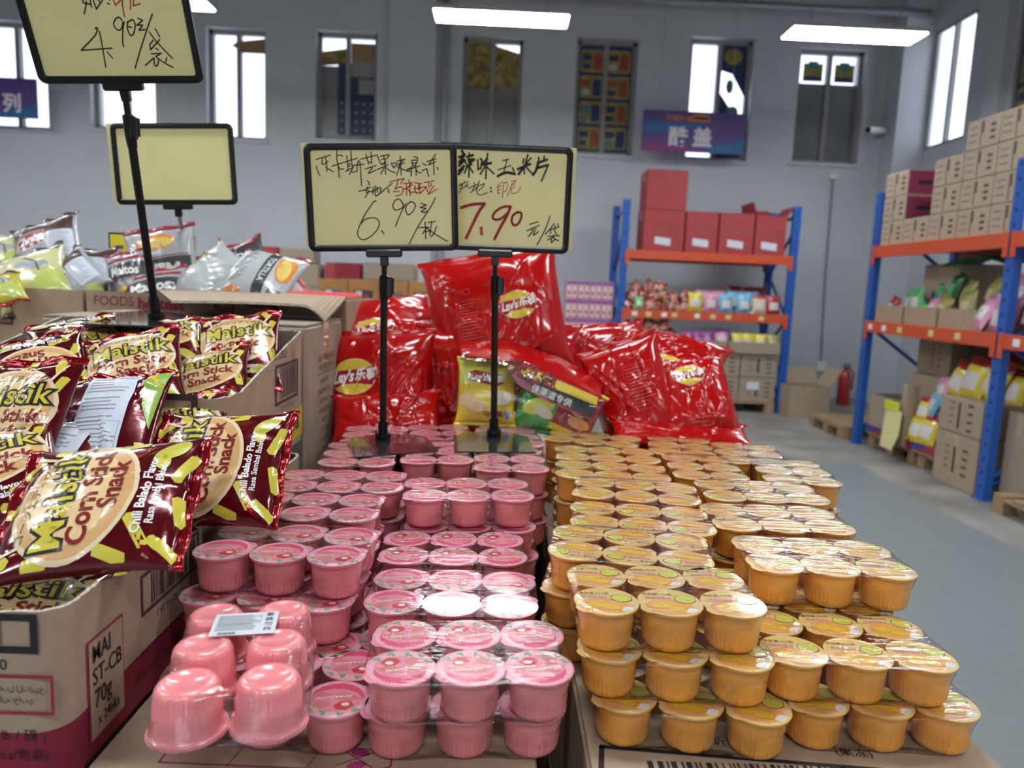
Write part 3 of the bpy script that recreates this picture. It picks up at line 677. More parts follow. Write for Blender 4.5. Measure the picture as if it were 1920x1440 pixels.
def film_mesh(nx, ny, seed):
    r = random.Random(seed); X, Y = (nx-1)*SP, (ny-1)*SP; hx, hy = X/2, Y/2; N = 120; R = RL+.0012
    def outl(t, inset, pinch):
        # stadium-like outline with pinches between neighbouring cups
        c, s = math.cos(t), math.sin(t); e = 5
        k = 1/((abs(c)/(hx+R))**e+(abs(s)/(hy+R))**e)**(1/e); x, y = k*c, k*s
        if abs(x)/(hx+R) > abs(y)/(hy+R): q = math.cos(math.pi*2*(y+hy)/SP)*.5+.5 if ny > 1 and abs(y) < hy+.01 else 1
        else: q = math.cos(math.pi*2*(x+hx)/SP)*.5+.5 if nx > 1 and abs(x) < hx+.01 else 1
        d = inset+pinch*(1-q); L = math.hypot(x, y); f = (L-d)/L; return x*f, y*f
    rings = [(.030, .002, .002), (.0125, .003, .003), (.0095, .010, .004), (.0085, .019, .0075), (.0060, .026, .0085), (.0030, .036, .0055), (.0005, .0450, .0025), (.0, .0490, .0012), (.003, .0502, .0005)]
    vs = []
    for ins, z, pn in rings:
        for k in range(N):
            t = 2*math.pi*k/N; x, y = outl(t, ins, pn); vs.append((x, y, z+(r.uniform(-.0005, .0005) if .006 < z < .047 else 0)))
    fs = []
    for sc in (.9, .76, .6, .44, .28, .12):
        ph = r.uniform(0, 6)
        for k in range(N):
            t = 2*math.pi*k/N; x, y = outl(t, .003, .0005); vs.append((x*sc, y*sc, .0495+.0004*math.sin(5*t+ph)+r.uniform(-.00025, .00025)))
    n = len(vs)//N; vs.append((0, 0, .0497))
    for i in range(n-1): fs += [(i*N+k, i*N+(k+1) % N, (i+1)*N+(k+1) % N, (i+1)*N+k) for k in range(N)]
    fs += [((n-1)*N+k, (n-1)*N+(k+1) % N, n*N) for k in range(N)]
    b = MB(); b.add(vs, fs); return b.mesh('shrink_film', FILM, True, fix=False)
FM = {(3, 2, k): film_mesh(3, 2, k) for k in range(3)}; FM.update({(2, 3, k): film_mesh(2, 3, k+5) for k in range(3)})
np_ = 0
def pack(kind, A, ang, tier, nx, ny, label, group, rot=0, z=None, M=None):
    """A = centre of the front-left lid; ang = direction of the front row"""
    global np_
    np_ += 1
    ex = np.array([math.cos(ang), math.sin(ang)]); ey = np.array([-ex[1], ex[0]])
    c = np.array(A[:2])+ex*SP*(nx-1)/2+ey*SP*(ny-1)/2
    T = empty('jelly_cup_pack', (c[0], c[1], ZT+TS*(tier-1) if z is None else z), ang, label=label, cat='jelly cups', group=group)
    if M is not None: T.matrix_world = M
    cm, lm = CUP[kind]
    for i in range(nx):
        for j in range(ny):
            o = link('cup', cm, T); o.location = ((i-(nx-1)/2)*SP, (j-(ny-1)/2)*SP, 0); o.rotation_euler = (0, 0, math.pi*rot+rnd.uniform(-.06, .06))
            link('lid', lm, o)
    link('shrink_film', FM[nx, ny, np_ % 3], T)
    return T
def pk(a, b, n, tier):
    z = ZT+TS*(tier-1)+.0485; A = onz(*a, z); B = onz(*b, z); return A[:2], math.atan2(B[1]-A[1], B[0]-A[0])
ORD = ['first', 'second', 'third', 'fourth', 'fifth', 'sixth', 'seventh', 'eighth', 'ninth', 'tenth']
TN = {1: 'bottom', 2: 'middle', 3: 'top'}
def stack(kind, col, seq):
    """seq: list of (a, b, tier, nx, ny, rot, lower tiers to fill)"""
    word = {'o': 'orange mango', 'p': 'pink strawberry'}[kind]; gp = {'o': 'orange jelly cup six-packs', 'p': 'pink jelly cup six-packs'}[kind]
    cnt = {1: 0, 2: 0, 3: 0}
    for a, b, tier, nx, ny, rot, low in seq:
        A, ang = pk(a, b, nx, tier)
        cnt[tier] += 1
        pack(kind, A, ang, tier, nx, ny, '%s jelly six-pack, %s tier, %s from the front in the %s column' % (word, TN[tier], ORD[cnt[tier]-1], col), gp, rot)
        for t in low:
            cnt[t] += 1; da = rnd.uniform(-.05, .05); o = np.array([rnd.uniform(-.007, .007), rnd.uniform(-.003, .004)])
            pack(kind, A+o, ang+da*.6, t, nx, ny, '%s jelly six-pack, %s tier, %s from the front in the %s column' % (word, TN[t], ORD[cnt[t]-1], col), gp, rnd.random() < .5)
stack('o', 'left orange', [
    ((1170, 1302), (1418, 1324), 1, 3, 2, 0, ()), ((1143, 1212), (1388, 1228), 2, 3, 2, 0, ()), ((1137, 1127), (1382, 1132), 3, 3, 2, 0, ()),
    ((1078, 1032), (1288, 1051), 3, 3, 2, 1, (2, 1)), ((1114, 979), (1305, 991), 3, 3, 2, 1, (2, 1)), ((1113, 924), (1280, 937), 3, 3, 2, 0, (2, 1)),
    ((1077, 888), (1226, 896), 3, 3, 2, 1, (2, 1)), ((1075, 856), (1210, 862), 3, 3, 2, 0, (2, 1)), ((1049, 822), (1175, 834), 3, 3, 2, 0, (2, 1))])
stack('o', 'right orange', [
    ((1527, 1308), (1766, 1318), 1, 3, 2, 0, ()), ((1488, 1220), (1722, 1230), 2, 3, 2, 0, ()), ((1408, 1125), (1605, 1135), 2, 3, 2, 0, (1,)),
    ((1452, 1056), (1664, 1067), 3, 3, 2, 0, ()), ((1381, 982), (1572, 989), 3, 3, 2, 0, (2, 1)), ((1359, 929), (1523, 936), 3, 3, 2, 1, (2, 1)),
    ((1297, 890), (1370, 894), 3, 2, 3, 0, (2, 1)), ((1467, 898), (1538, 903), 3, 2, 3, 0, (2, 1)),
    ((1247, 846), (1312, 851), 3, 2, 3, 0, (2, 1)), ((1379, 862), (1445, 867), 3, 2, 3, 1, (2, 1))])
stack('p', 'right pink', [
    ((745, 1319), (995, 1319), 1, 3, 2, 0, ()), ((751, 1252), (1013, 1251), 2, 3, 2, 0, ()), ((737, 1128), (950, 1135), 2, 3, 2, 1, (1,)),
    ((757, 1041), (949, 1044), 2, 3, 2, 0, (1,)), ((800, 984), (974, 986), 2, 3, 2, 0, (1,)), ((797, 928), (963, 929), 3, 3, 2, 0, ()),
    ((924, 876), (997, 878), 3, 2, 3, 0, (2, 1)), ((785, 862), (857, 862), 3, 2, 3, 0, (2, 1)),
    ((930, 831), (993, 832), 3, 2, 3, 0, (2, 1)), ((803, 825), (866, 825), 3, 2, 3, 0, (2, 1))])
stack('p', 'left pink', [
    ((510, 1208), (625, 1208), 1, 2, 3, 1, ()), ((395, 1112), (623, 1125), 2, 3, 2, 1, ()), ((419, 1030), (638, 1042), 3, 3, 2, 1, ()),
    ((478, 960), (669, 965), 3, 3, 2, 1, (2, 1)), ((552, 911), (718, 914), 3, 3, 2, 1, (2, 1)),
    ((633, 866), (707, 867), 3, 2, 3, 1, (2, 1)), ((668, 828), (731, 829), 3, 2, 3, 0, (2, 1))])
# six-pack at the very front under the overturned one
A = onz(626, 1320, ZT+.0485)[:2]; 
pack('p', A+np.array([-SP*2+.001, -.012+.03]), -.06, 1, 3, 2, 'six-pack of pink strawberry jelly cups partly under the overturned pack', 'pink jelly cup six-packs', 1)
# overturned pack
c = onz(424, 1275, .95); 
zo = ZT+TS+.0490
oA, oB, oC = onz(356, 1272, zo+.0487), onz(402, 1160, zo+.0487), onz(497, 1273, zo+.0487); oang = math.atan2(oB[1]-oA[1], oB[0]-oA[0])-math.pi/2; oc = (oA+oC)/2+(oB-oA)/2
M = Matrix.Translation((oc[0]-.004, oc[1]+.018, zo+.0455)) @ Matrix.Rotation(oang, 4, 'Z') @ Matrix.Rotation(math.pi, 4, 'X') @ Matrix.Scale(.935, 4)
OVT = pack('p', (0, 0), 0, 1, 2, 3, 'overturned six-pack of pink jelly cups with a white label on its film', 'pink jelly cup six-packs', 0, M=M)
a = Art(); W, H = .066, .052; a.rect(-W/2, -H/2, W/2, H/2, LABELW); a.up()
for i in range(13):
    y = H/2-.005-i*.0030; r_ = random.Random(i)
    if i > 0: a.rect(-W*.44, y, -W*.44+W*r_.uniform(.5, .72), y+.0011, GREYP)
a.bars(-W*.38, -H*.47, -W*.10, -H*.36, INK, 4); a.ring(-W*.40, -H*.02, W*.24, H*.38, .0004, GREYP)
for i, ch in enumerate('套装勿拆'): a.text(ch, W*.37, H*(.36-.22*i), .0095, INK)
# label sits on the overturned bases: local frame of the pack is upside down
lab = link('label', a.mesh('label', lambda v, lv: np.c_[v[:, 0], -v[:, 1]-.034, -.0012-.0003*lv+0*v[:, 0]-.0006]), OVT)

# ------------------------------------------------------------------ cartons under the display
GP = 'cartons stacked under the jelly cups'
gapL, gapR = .056, .110
def base(x0, x1, y0, y1, lab, nz=3, top=ZT, art=None, **k):
    h = top/nz
    for i in range(nz):
        carton(lab+(', top of its stack', ', second from the top', ', at the bottom')[nz-1-i], x0, x1, y0, y1, i*h, (i+1)*h-.0012, CARD, art if i == nz-1 else None, '+z', group=GP, tape=(i == nz-1 and not art), **k)
PUR = mat('purple_print', (.30, .02, .12), .6)
a = Art()   # print on the pink cups' carton
a.line([(-.16, -.212), (-.16, -.228), (.06, -.232), (.075, -.224), (.075, -.20), (-.02, -.19)], .0016, PUR); a.line([(-.09, -.231), (-.085, -.20)], .0012, PUR); a.line([(-.01, -.232), (0, -.19)], .0012, PUR)
a.line([(.02, -.224), (.058, -.200)], .0014, PUR); a.line([(.022, -.200), (.056, -.226)], .0014, PUR); a.ell(.040, -.224, .010, .006, PUR, rot=20); a.ell(.040, -.203, .010, .006, PUR, rot=-10)
base(-.40, gapL, .640, 1.20, 'brown carton under the front pink jelly cups', art=a)
base(-.42, gapL, 1.205, 1.755, 'brown carton under the rear pink jelly cups')
a = Art(); r0 = -.005
a.line([(-.21, -.20), (.09, -.225)], .006, INK); a.line([(-.21, -.20), (-.225, -.30)], .006, INK); a.line([(.09, -.225), (.08, -.30)], .006, INK)
a.bars(-.165, -.285, .06, -.222, INK, 11); a.text('斯芒果', -.06, -.186, .018, INK, rot=-4, res=1); a.text('(果冻)', .07, -.198, .016, INK, rot=-4, res=1)
base(gapR, .566, .660, 1.22, 'brown carton under the front orange jelly cups', art=a)
base(gapR, .60, 1.225, 1.78, 'brown carton under the rear orange jelly cups')
base(-.42, .13, 1.79, 2.42, 'brown carton under the red bags on the left', nz=3)
base(.14, .72, 1.79, 2.42, 'brown carton under the red bags on the right', nz=3)
base(-1.02, -.43, .56, 1.12, 'brown carton under the front corn snack box', nz=3, top=.852)
base(-1.02, -.43, 1.125, 1.75, 'brown carton under the rear corn snack box', nz=3, top=.852)
base(-1.02, -.43, 1.76, 2.30, 'brown carton under the white chip boxes', nz=3, top=.852)
base(-1.66, -1.03, 1.2, 2.30, 'brown carton at the far left of the display', nz=3, top=.852)
GAPD = None

# ------------------------------------------------------------------ cut-down corn snack cartons
BAND = mat('carton_red_band', (.22, .010, .035), .6); BANDY = mat('carton_yellow_band', (.58, .48, .03), .6)
def cut_carton(label, x0, x1, y0, y1, z0, ztop, zband, bandm, rc=.03, m=CARD, nz=None):
    """open carton with torn rim; ztop(x,y) = rim height"""
    T = empty('cut_carton', (0, 0, 0), label=label, cat='box', group='cut open corn snack cartons'); th = .0045; P = []
    def seg(a, b, n): return [(a[0]+(b[0]-a[0])*k/n, a[1]+(b[1]-a[1])*k/n) for k in range(n)]
    def arc(cx, cy, a0): return [(cx+rc*math.cos(math.radians(a0+k*15)), cy+rc*math.sin(math.radians(a0+k*15))) for k in range(6)]
    P += seg((x0+rc, y0), (x1-rc, y0), 60)+arc(x1-rc, y0+rc, -90)+seg((x1, y0+rc), (x1, y1-rc), 60)+arc(x1-rc, y1-rc, 0)+seg((x1-rc, y1), (x0+rc, y1), 20)+arc(x0+rc, y1-rc, 90)+seg((x0, y1-rc), (x0, y0+rc), 20)+arc(x0+rc, y0+rc, 180)
    n = len(P); cx, cy = (x0+x1)/2, (y0+y1)/2; r = random.Random(len(label)); vs = []; fs = []; mi = []
    top = []
    jz = 0
    for k in range(n):
        jz = jz*.7+r.uniform(-.0011, .0011); top.append(ztop(*P[k])+jz+r.uniform(-.0006, .0006))
    def inn(p, d): 
        q = [p[0], p[1]]
        q[0] += -d if p[0] > x1-rc*.99 else (d if p[0] < x0+rc*.99 else 0); q[1] += -d if p[1] > y1-rc*.99 else (d if p[1] < y0+rc*.99 else 0); return q
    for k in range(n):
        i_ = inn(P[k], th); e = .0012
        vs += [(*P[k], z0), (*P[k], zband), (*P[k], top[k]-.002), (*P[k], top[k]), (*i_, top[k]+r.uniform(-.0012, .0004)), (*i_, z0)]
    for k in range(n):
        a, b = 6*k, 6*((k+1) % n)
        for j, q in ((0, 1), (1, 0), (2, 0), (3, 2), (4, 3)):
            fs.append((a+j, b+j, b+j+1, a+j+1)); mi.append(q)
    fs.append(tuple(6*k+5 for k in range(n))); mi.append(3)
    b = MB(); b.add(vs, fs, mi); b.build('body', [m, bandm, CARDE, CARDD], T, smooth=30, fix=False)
    return T
def side_print(T, x, band=True, y0=0, z0=0, sy=1.0, yellow=False, only=None):
    a = Art()   # coordinates: x along +Y world, y = height above carton bottom
    P_ = PRB if yellow else PRR
    if only is None or 'code' in only:
        a.ring(.13, .092, .29, .142, .0045, PRB); a.bars(.155, .099, .28, .136, PRB, 5); a.text('1 89 99178 77012 1', .215, .080, .0135, PRB, sx=.9, res=1)
        a.text('(膨化食品)', .185, .158, .017, P_, res=2)
    a.ring(.018, .008, .088, .118, .0028, BANDY if yellow else PRR); a.up(); a.rect(.0208, .0108, .0852, .1152, CARD if not yellow else CARD); a.up()
    for i, (s, sz) in enumerate((('MAI', .026), ('ST-CB', .026), ('70g', .028), ('x 24bks', .016))): a.text(s, .0535-(.010 if i in (0, 2) else 0), .100-.0245*i, sz, INK, sx=.82, bold=.01, res=2)
    a.text('Kadar Pengawet dan Pewarna Tanpa Tambahan', .205, .050, .0085, INK, res=1); a.text('24 packs x 70 g / 包 (2.47 oz/包装)', .205, .025, .0165, INK, sx=.8, res=1)
    decal(a, (x+.0002, y0, z0), (0, sy, 0), (0, 0, 1), 'print', T, gap=.0007)
bx1 = -.401
T1 = cut_carton('front open corn snack carton with a red band, at the lower left', -.90, bx1, .646, 1.0, .8545, lambda x, y: (1.032 if y < .72 else max(1.017, 1.032-.015*(y-.72)/.06))-.018*max(0, (y-.8))/.2, .912, BAND)
side_print(T1, bx1, y0=.672, z0=.862)
qo = ony(112, 1330, .646)   # lower right corner of the printed front panel
a = Art(); a.ring(-.16, .055, -.017, .094, .007, INK); a.bars(-.15, .063, -.050, .087, INK, 9); a.text('0', -.050, .043, .015, INK); a.text('1 89 99178 770', -.125, .043, .015, INK, res=1)
a.ring(-.19, -.006, -.004, .034, .0034, PRR); a.text('العسل استهلاك قبل التاريخ :', -.062, .020, .0078, INK, res=1, sx=.85); a.text('الرمز الانتخابي :', -.048, .009, .0078, INK, res=1, sx=.85)
a.text('(3.70 lb / 磅 )', -.050, -.028, .0135, INK, res=1); a.text('(2.47 oz/包装)', -.050, -.048, .0135, INK, res=1)
decal(a, (qo[0], .646-.0003, qo[2]), (1, 0, 0), (0, 0, 1), 'print', T1, gap=.0007)
T1b = cut_carton('corn snack carton below the raised one, mostly hidden by the leaning bag', -.90, bx1-.005, 1.03, 1.50, .8545, lambda x, y: .985, .875, BAND)
a = Art(); a.text('(膨化食品)', .0, .0, .02, PRR, res=2); a.ring(.0, -.075, .14, -.022, .006, PRB); a.bars(.025, -.067, .13, -.03, PRB, 6); decal(a, (bx1-.0048, 1.30, .955), (0, 1, 0), (0, 0, 1), 'print', T1b, gap=.0007)
bx2 = -.424
def z2(x, y): return 1.158+(.012 if x < -.6 else 0)+.078*max(0, min(1, (y-1.2)/.36))
T2 = cut_carton('raised open corn snack carton with a large barcode and yellow band', -.93, bx2, 1.12, 1.585, 1.002, z2, 1.002+.001, CARD, rc=.035)
a = Art(); a.poly([(.15, .012), (.46-.0, .012), (.46, .078), (.15, .055)], BANDY) if 0 else a.rect(.155, .010, .438, .072, BANDY); a.up()
a.text('Kadar Pengawet dan Pewarna Tanpa Tambahan', .34, .060, .0085, INK, res=1); a.text('s x 70 g/包(2.47 oz/包装)', .34, .036, .021, INK, sx=.72, bold=.01, res=1)
a.ring(.255, .10, .405, .178, .006, PRB); a.bars(.285, .11, .39, .170, PRB, 5); a.text('1 89 99178 77012 1', .335, .088, .016, PRB, sx=.8, res=1); a.text('(膨化食品)', .285, .196, .022, PRB, sx=.9, res=2)
a.ring(.10, .0, .17, .10, .002, BANDY); a.text('MAI', .137, .085, .02, INK, sx=.8)
decal(a, (bx2+.0002, 1.12, 1.004), (0, 1, 0), (0, 0, 1), 'print', T2, gap=.0007)
a = Art(); a.ring(-.235, .085, -.005, .160, .010, PRB); a.bars(-.22, .095, -.055, .160, PRB, 8); a.text('1 89 99178 77012  1', -.12, .063, .024, PRB, bold=.01, res=2)
decal(a, (bx2-.035, 1.12-.0003, 1.004), (1, 0, 0), (0, 0, 1), 'print', T2, gap=.0007)
# support under the raised carton: rests on the rear carton of snacks
b = MB(); 
# grey carton behind
T3 = carton('tall greyish carton with fine print standing behind the corn snack cartons', -1.0, -.425, 1.60, 1.955, .855, 1.246, CARD2, None)
a = Art(); r_ = random.Random(4)
a.text('品名:天然食品有限公司', .02, .10, .018, PRB, res=1, sx=.9); a.text('地址:保税区10路云港', .02, .078, .018, PRB, res=1, sx=.9)
a.line([(-.07, .064), (.10, .064)], .002, PRB)
for i in range(9): a.text(['保质期:见包装', '储存条件:阴凉干燥', '进口商:食品公司', '原产国:印度尼西亚', '规格:24包', '贮存方法常温', '生产日期见外箱', '净重:1.68', '毛重:2.4'][i], .0, .045-.024*i, .013, PRB, res=1)
decal(a, (.2875+.0005, -.015, .205), (0, 1, 0), (0, 0, 1), 'print', T3, gap=.0008)
# white-chip boxes at the back left
ZB = 1.29
base_h = [(.855, 1.07)]
for i, (xa, xb2) in enumerate(((-1.66, -1.13), (-1.12, -.62))):
    carton('carton under the %s open box of white chip bags' % ('left', 'right')[i], xa, xb2, 1.99, 2.30, .855, 1.05, CARD)
def bk(x0, x1, lab, art):
    T = open_box(lab, x0, x1, 1.985, 2.40, 1.053, ZB, CARD, flaps=(), art=art, aface='-y')
    return T
a = Art(); a.ring(-.10, .02, .06, .105, .005, PRB); a.text('▲  8  ▲', -.02, .05, .05, PRB)
bk(-1.62, -1.125, 'open carton of banana and cassava chip bags at the back left', a)
a = Art(); a.text('FOODS', -.275, .093, .036, PRR, sx=.9); a.text('hottest', -.15, .090, .042, PRR, bold=.04); a.text('food', .02, .085, .03, PRR, bold=.02)
BK = bk(-1.115, -.42, 'open carton of tortilla chip bags at the back left', a)
# the big folded flap of that carton, drooping towards the viewer
n = 40; vs = []; fs = []
xa, xb2 = ony(292, 575, 1.98)[0], -.42; xn = ony(322, 590, 1.70)[0]
for k in range(n+1):
    u = k/n; x = xa+(xb2-xa)*u
    arch = -.035*max(0, u-.84)**2/.16**2
    za = ZB+.012+.004*math.sin(u*3); dr = arch
    xq = xn+(xb2-xn)*u; vs += [(x, 1.985, za-.0), (xq, 1.70+.05*u, za-.018+dr), (xq, 1.70+.05*u, za-.024+dr), (x, 1.985, za-.006)]
for k in range(n):
    a_, b_ = 4*k, 4*k+4
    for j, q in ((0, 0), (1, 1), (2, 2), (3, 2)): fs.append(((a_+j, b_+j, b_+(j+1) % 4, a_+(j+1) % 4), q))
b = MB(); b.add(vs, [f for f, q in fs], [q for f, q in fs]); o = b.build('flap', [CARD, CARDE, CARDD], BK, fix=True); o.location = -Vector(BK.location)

# ------------------------------------------------------------------ price sign stands
def stroke_art(lists, Mi, nrm, org):
    pass
def sign(label, BL, BR, TLd, pole_bot, plate_px, plate_z, strokes, paper=True, clamp=.12, tilt_paper=(.0, .0), hgt=None, back_sheet=None):
    """BL, BR = (px, py, Y) of the frame's lower corners, TLd = (px, py, Y) of its upper left corner"""
    p0 = ony(*BL); p1 = ony(*BR); p2 = ony(*TLd); ex = p1-p0; W = np.linalg.norm(ex); ex /= W; ey = p2-p0; ey -= ey@ex*ex; H = hgt or np.linalg.norm(ey); ey /= np.linalg.norm(ey); nz = np.cross(ex, ey)
    T = empty('price_sign', tuple(onz(*pole_bot, plate_z)), label=label, cat='price sign'); L0 = Matrix.Translation(-Vector(T.location))
    M = Matrix((ex, ey, nz)).transposed().to_4x4(); M.translation = Vector(p0)
    def put(o): o.matrix_local = L0 @ M; return o
    fw, r = .0125, .012
    def rrp(x0, y0, x1, y1, r, k=6):
        p = []
        for cx, cy, a in ((x1-r, y0+r, -90), (x1-r, y1-r, 0), (x0+r, y1-r, 90), (x0+r, y0+r, 180)): p += [(cx+r*math.cos(math.radians(a+q*90/k)), cy+r*math.sin(math.radians(a+q*90/k))) for q in range(k+1)]
        return p
    o_, i_ = rrp(0, 0, W, H, .014), rrp(fw, fw, W-fw, H-fw, .005); m_ = rrp(fw*.35, fw*.35, W-fw*.35, H-fw*.35, .012); n = len(o_); b = MB(); vs = []
    for ring, z in ((o_, -.003), (o_, .003), (m_, .0055), (rrp(fw*.75, fw*.75, W-fw*.75, H-fw*.75, .008), .0052), (i_, .002), (i_, -.003)): vs += [(*q, z) for q in ring]
    fs = [(i*n+k, i*n+(k+1) % n, ((i+1) % 6)*n+(k+1) % n, ((i+1) % 6)*n+k) for i in range(6) for k in range(n)]
    b.add(vs, fs); put(b.build('frame', BLK, T, smooth=40))
    b = MB(); b.box(fw-.003, W-fw+.003, fw-.003, H-fw+.003, -.0015, 0); pp = put(b.build('paper_sheet', PAPER, T))
    if back_sheet:
        b = MB(); x0, x1, y0, y1 = back_sheet; b.box(x0, W+x1, y0, H+y1, -.005, -.004); put(b.build('paper_sheet', PAPER, T))
    if strokes:
        A = Art()
        for m, wpx, (zx, zy, zs), pl in strokes:
            q = []
            for x, y in pl:
                d = ray(zx+x/zs, zy+y/zs); t = ((p0-O0)@nz)/(d@nz); h = O0+t*d-p0; q.append((h@ex, h@ey))
            if len(q) > 2:  # smooth
                qq = [q[0]]
                for i in range(len(q)-1):
                    a_, b_ = np.array(q[i]), np.array(q[i+1]); pa = np.array(q[max(i-1, 0)]); nb = np.array(q[min(i+2, len(q)-1)])
                    for t_ in (.25, .5, .75, 1):
                        c = .5*(2*a_+(b_-pa)*t_+(2*pa-5*a_+4*b_-nb)*t_**2+(-pa+3*a_-3*b_+nb)*t_**3); qq.append(tuple(c))
                q = qq
            q = [(min(max(x, .004), W-.004), min(max(y, .004), H-.004)) for x, y in q]
            A.line(q, wpx/FPX*np.linalg.norm(p0-O0), m)
        me = A.mesh('handwriting', lambda v, lv: np.c_[v, .0004+0*v[:, 0]]); o = link('handwriting', me, pp)
    # clip and pole
    b = MB(); b.bev(W/2-clamp*W, W/2+clamp*W, -.012, .004, -.008, .008, .003); b.bev(W/2-.008, W/2+.008, -.03, -.010, -.006, .006, .002); put(b.build('clip', BLK, T))
    top = p0+ex*W/2-ey*.012; bot = onz(*pole_bot, plate_z); ax = bot-top; L = np.linalg.norm(ax)
    loc = lambda f: tuple(top+ax*f-np.array(T.location))
    b = MB(); b.tube([loc(0), loc(.20)], .0055, 12); b.build('upper_pole', BLK, T, smooth=40)
    b = MB(); b.tube([loc(.09), loc(.095), loc(.17), loc(.22)], [.007, .0100, .0100, .0085], 14); b.build('collar', BLK, T, smooth=40)
    k = np.array(loc(.11)); b = MB(); b.tube([tuple(k), tuple(k+ex*.016), tuple(k+ex*.016-np.array([0, 0, .03]))], .0045, 8); b.bev(k[0]+.006, k[0]+.018, k[1]-.012, k[1]+.0, k[2]-.035, k[2]+.004, .002); b.build('clamp_knob', BLK, T)
    b = MB(); b.tube([loc(.20), loc(.90)], .0075, 14); b.build('lower_pole', BLK, T, smooth=40)
    b = MB(); b.tube([loc(.885), loc(.965)], .0105, 16); b.tube([loc(.955), loc(.97), loc(.985), loc(1.0)], [.014, .0165, .0165, .015], 18); b.build('base_socket', BLK, T, smooth=40)
    pl = [onz(x, y, plate_z) for x, y in plate_px]; b = MB(); b.prism([(q[0]-T.location[0], q[1]-T.location[1]) for q in pl], -.002, .0008); b.build('base_plate', BLKM, T)
    return T

Z1, Z2, Z3, Z4, Z5, Z6 = (580, 270, 13.714), (700, 270, 13.714), (660, 360, 9.6), (850, 275, 10.105), (850, 360, 8.727), (130, 0, 9.143)
def S(m, w, z, *ls): return [(m, w, z, l) for l in ls]
SB = S(INK, 1.9, Z1, [(180, 570), (210, 680), (275, 815)], [(170, 400), (545, 280)], [(350, 350), (325, 490), (370, 520), (490, 440)], [(420, 340), (440, 500), (455, 705)], [(420, 600), (620, 715)],
    [(705, 170), (710, 400), (740, 550), (770, 860)], [(735, 290), (820, 290), (855, 310)], [(585, 570), (840, 490), (1230, 365)], [(740, 560), (800, 650), (885, 635)],
    [(965, 310), (985, 500), (995, 690)], [(1070, 180), (1080, 400), (1110, 600)], [(990, 520), (1060, 515)], [(1000, 580), (1060, 570)], [(930, 700), (1140, 600)], [(1035, 785), (1080, 690), (1110, 640)], [(1085, 690), (1130, 735), (1185, 695)], [(1225, 720), (1235, 520), (1275, 420)], [(1300, 450), (1320, 700), (1345, 1080)], [(1110, 555), (1400, 520)],
    [(1320, 390), (1740, 285)], [(1455, 255), (1490, 400), (1530, 520)], [(1585, 210), (1600, 350), (1600, 500)], [(1540, 460), (1600, 480)], [(1440, 645), (1715, 555)], [(1620, 620), (1520, 760), (1710, 670)],
    [(1495, 945), (1545, 1010), (1530, 1055)], [(1265, 1215), (1430, 1180), (1575, 1105)], [(1500, 1110), (1445, 1200), (1530, 1210), (1430, 1380)], [(1460, 1250), (1640, 1210)], [(1640, 1120), (1635, 1290)], [(1690, 1075), (1695, 1300), (1740, 1330), (1920, 1190)], [(1600, 1230), (1830, 1120), (1820, 1220)], [(1745, 1100), (1750, 1240)])
SB += S(INK, 1.9, Z2, [(110, 310), (200, 510), (310, 500)], [(185, 315), (400, 280), (320, 400)], [(265, 310), (290, 400), (315, 780)], [(215, 400), (290, 380)], [(210, 530), (330, 460)], [(105, 655), (260, 590), (380, 530)], [(270, 620), (195, 775)], [(310, 600), (420, 680), (570, 740)],
    [(460, 490), (520, 610)], [(500, 490), (610, 500), (530, 610)], [(610, 440), (815, 390)], [(690, 310), (705, 500), (715, 800)], [(640, 540), (790, 400)], [(650, 550), (790, 485)], [(680, 570), (605, 800)], [(610, 580), (720, 640), (860, 690)],
    [(1040, 330), (1140, 360), (1110, 500)], [(985, 430), (1010, 540), (1080, 560)], [(985, 425), (1100, 415)], [(1020, 500), (1100, 480)], [(870, 660), (1050, 560)], [(870, 670), (1200, 565)], [(1090, 500), (1105, 805)], [(860, 690), (970, 705)], [(985, 650), (970, 820)], [(1090, 640), (1150, 720), (1230, 745)],
    [(1265, 500), (1365, 550)], [(1250, 690), (1360, 640)], [(1380, 640), (1395, 740), (1425, 830)], [(1375, 455), (1610, 380)], [(1605, 265), (1510, 400), (1420, 540)], [(1420, 540), (1600, 460)], [(1545, 400), (1555, 600), (1560, 790)], [(1635, 600), (1670, 655)],
    [(370, 1155), (405, 1195)], [(365, 1220), (410, 1245)], [(90, 1330), (250, 1200), (485, 1010)])
SB += S(REDINK, 1.9, Z2, [(420, 975), (790, 890)], [(790, 890), (700, 1020)], [(640, 900), (620, 1020), (555, 1160)], [(555, 1160), (700, 1100), (765, 1160), (720, 1290), (570, 1340)], [(515, 1225), (670, 1220)],
    [(765, 1020), (1000, 995)], [(920, 920), (935, 1100), (945, 1330)], [(790, 1165), (1020, 1050)], [(850, 1010), (855, 1320)], [(880, 1160), (960, 1240), (1060, 1230)], [(990, 1000), (900, 1100)],
    [(1070, 1000), (1240, 1015)], [(1080, 1070), (1060, 1160), (1120, 1280)], [(1070, 1150), (1370, 1095)], [(1370, 1095), (1190, 1290)], [(1165, 1030), (1160, 1180)], [(1190, 1040), (1200, 1190)], [(1090, 1260), (1250, 1230)],
    [(1310, 990), (1560, 950)], [(1415, 980), (1435, 1130)], [(1490, 1010), (1475, 1080)], [(1350, 1110), (1400, 1230)], [(1550, 1080), (1410, 1300)], [(1410, 1300), (1640, 1160)])
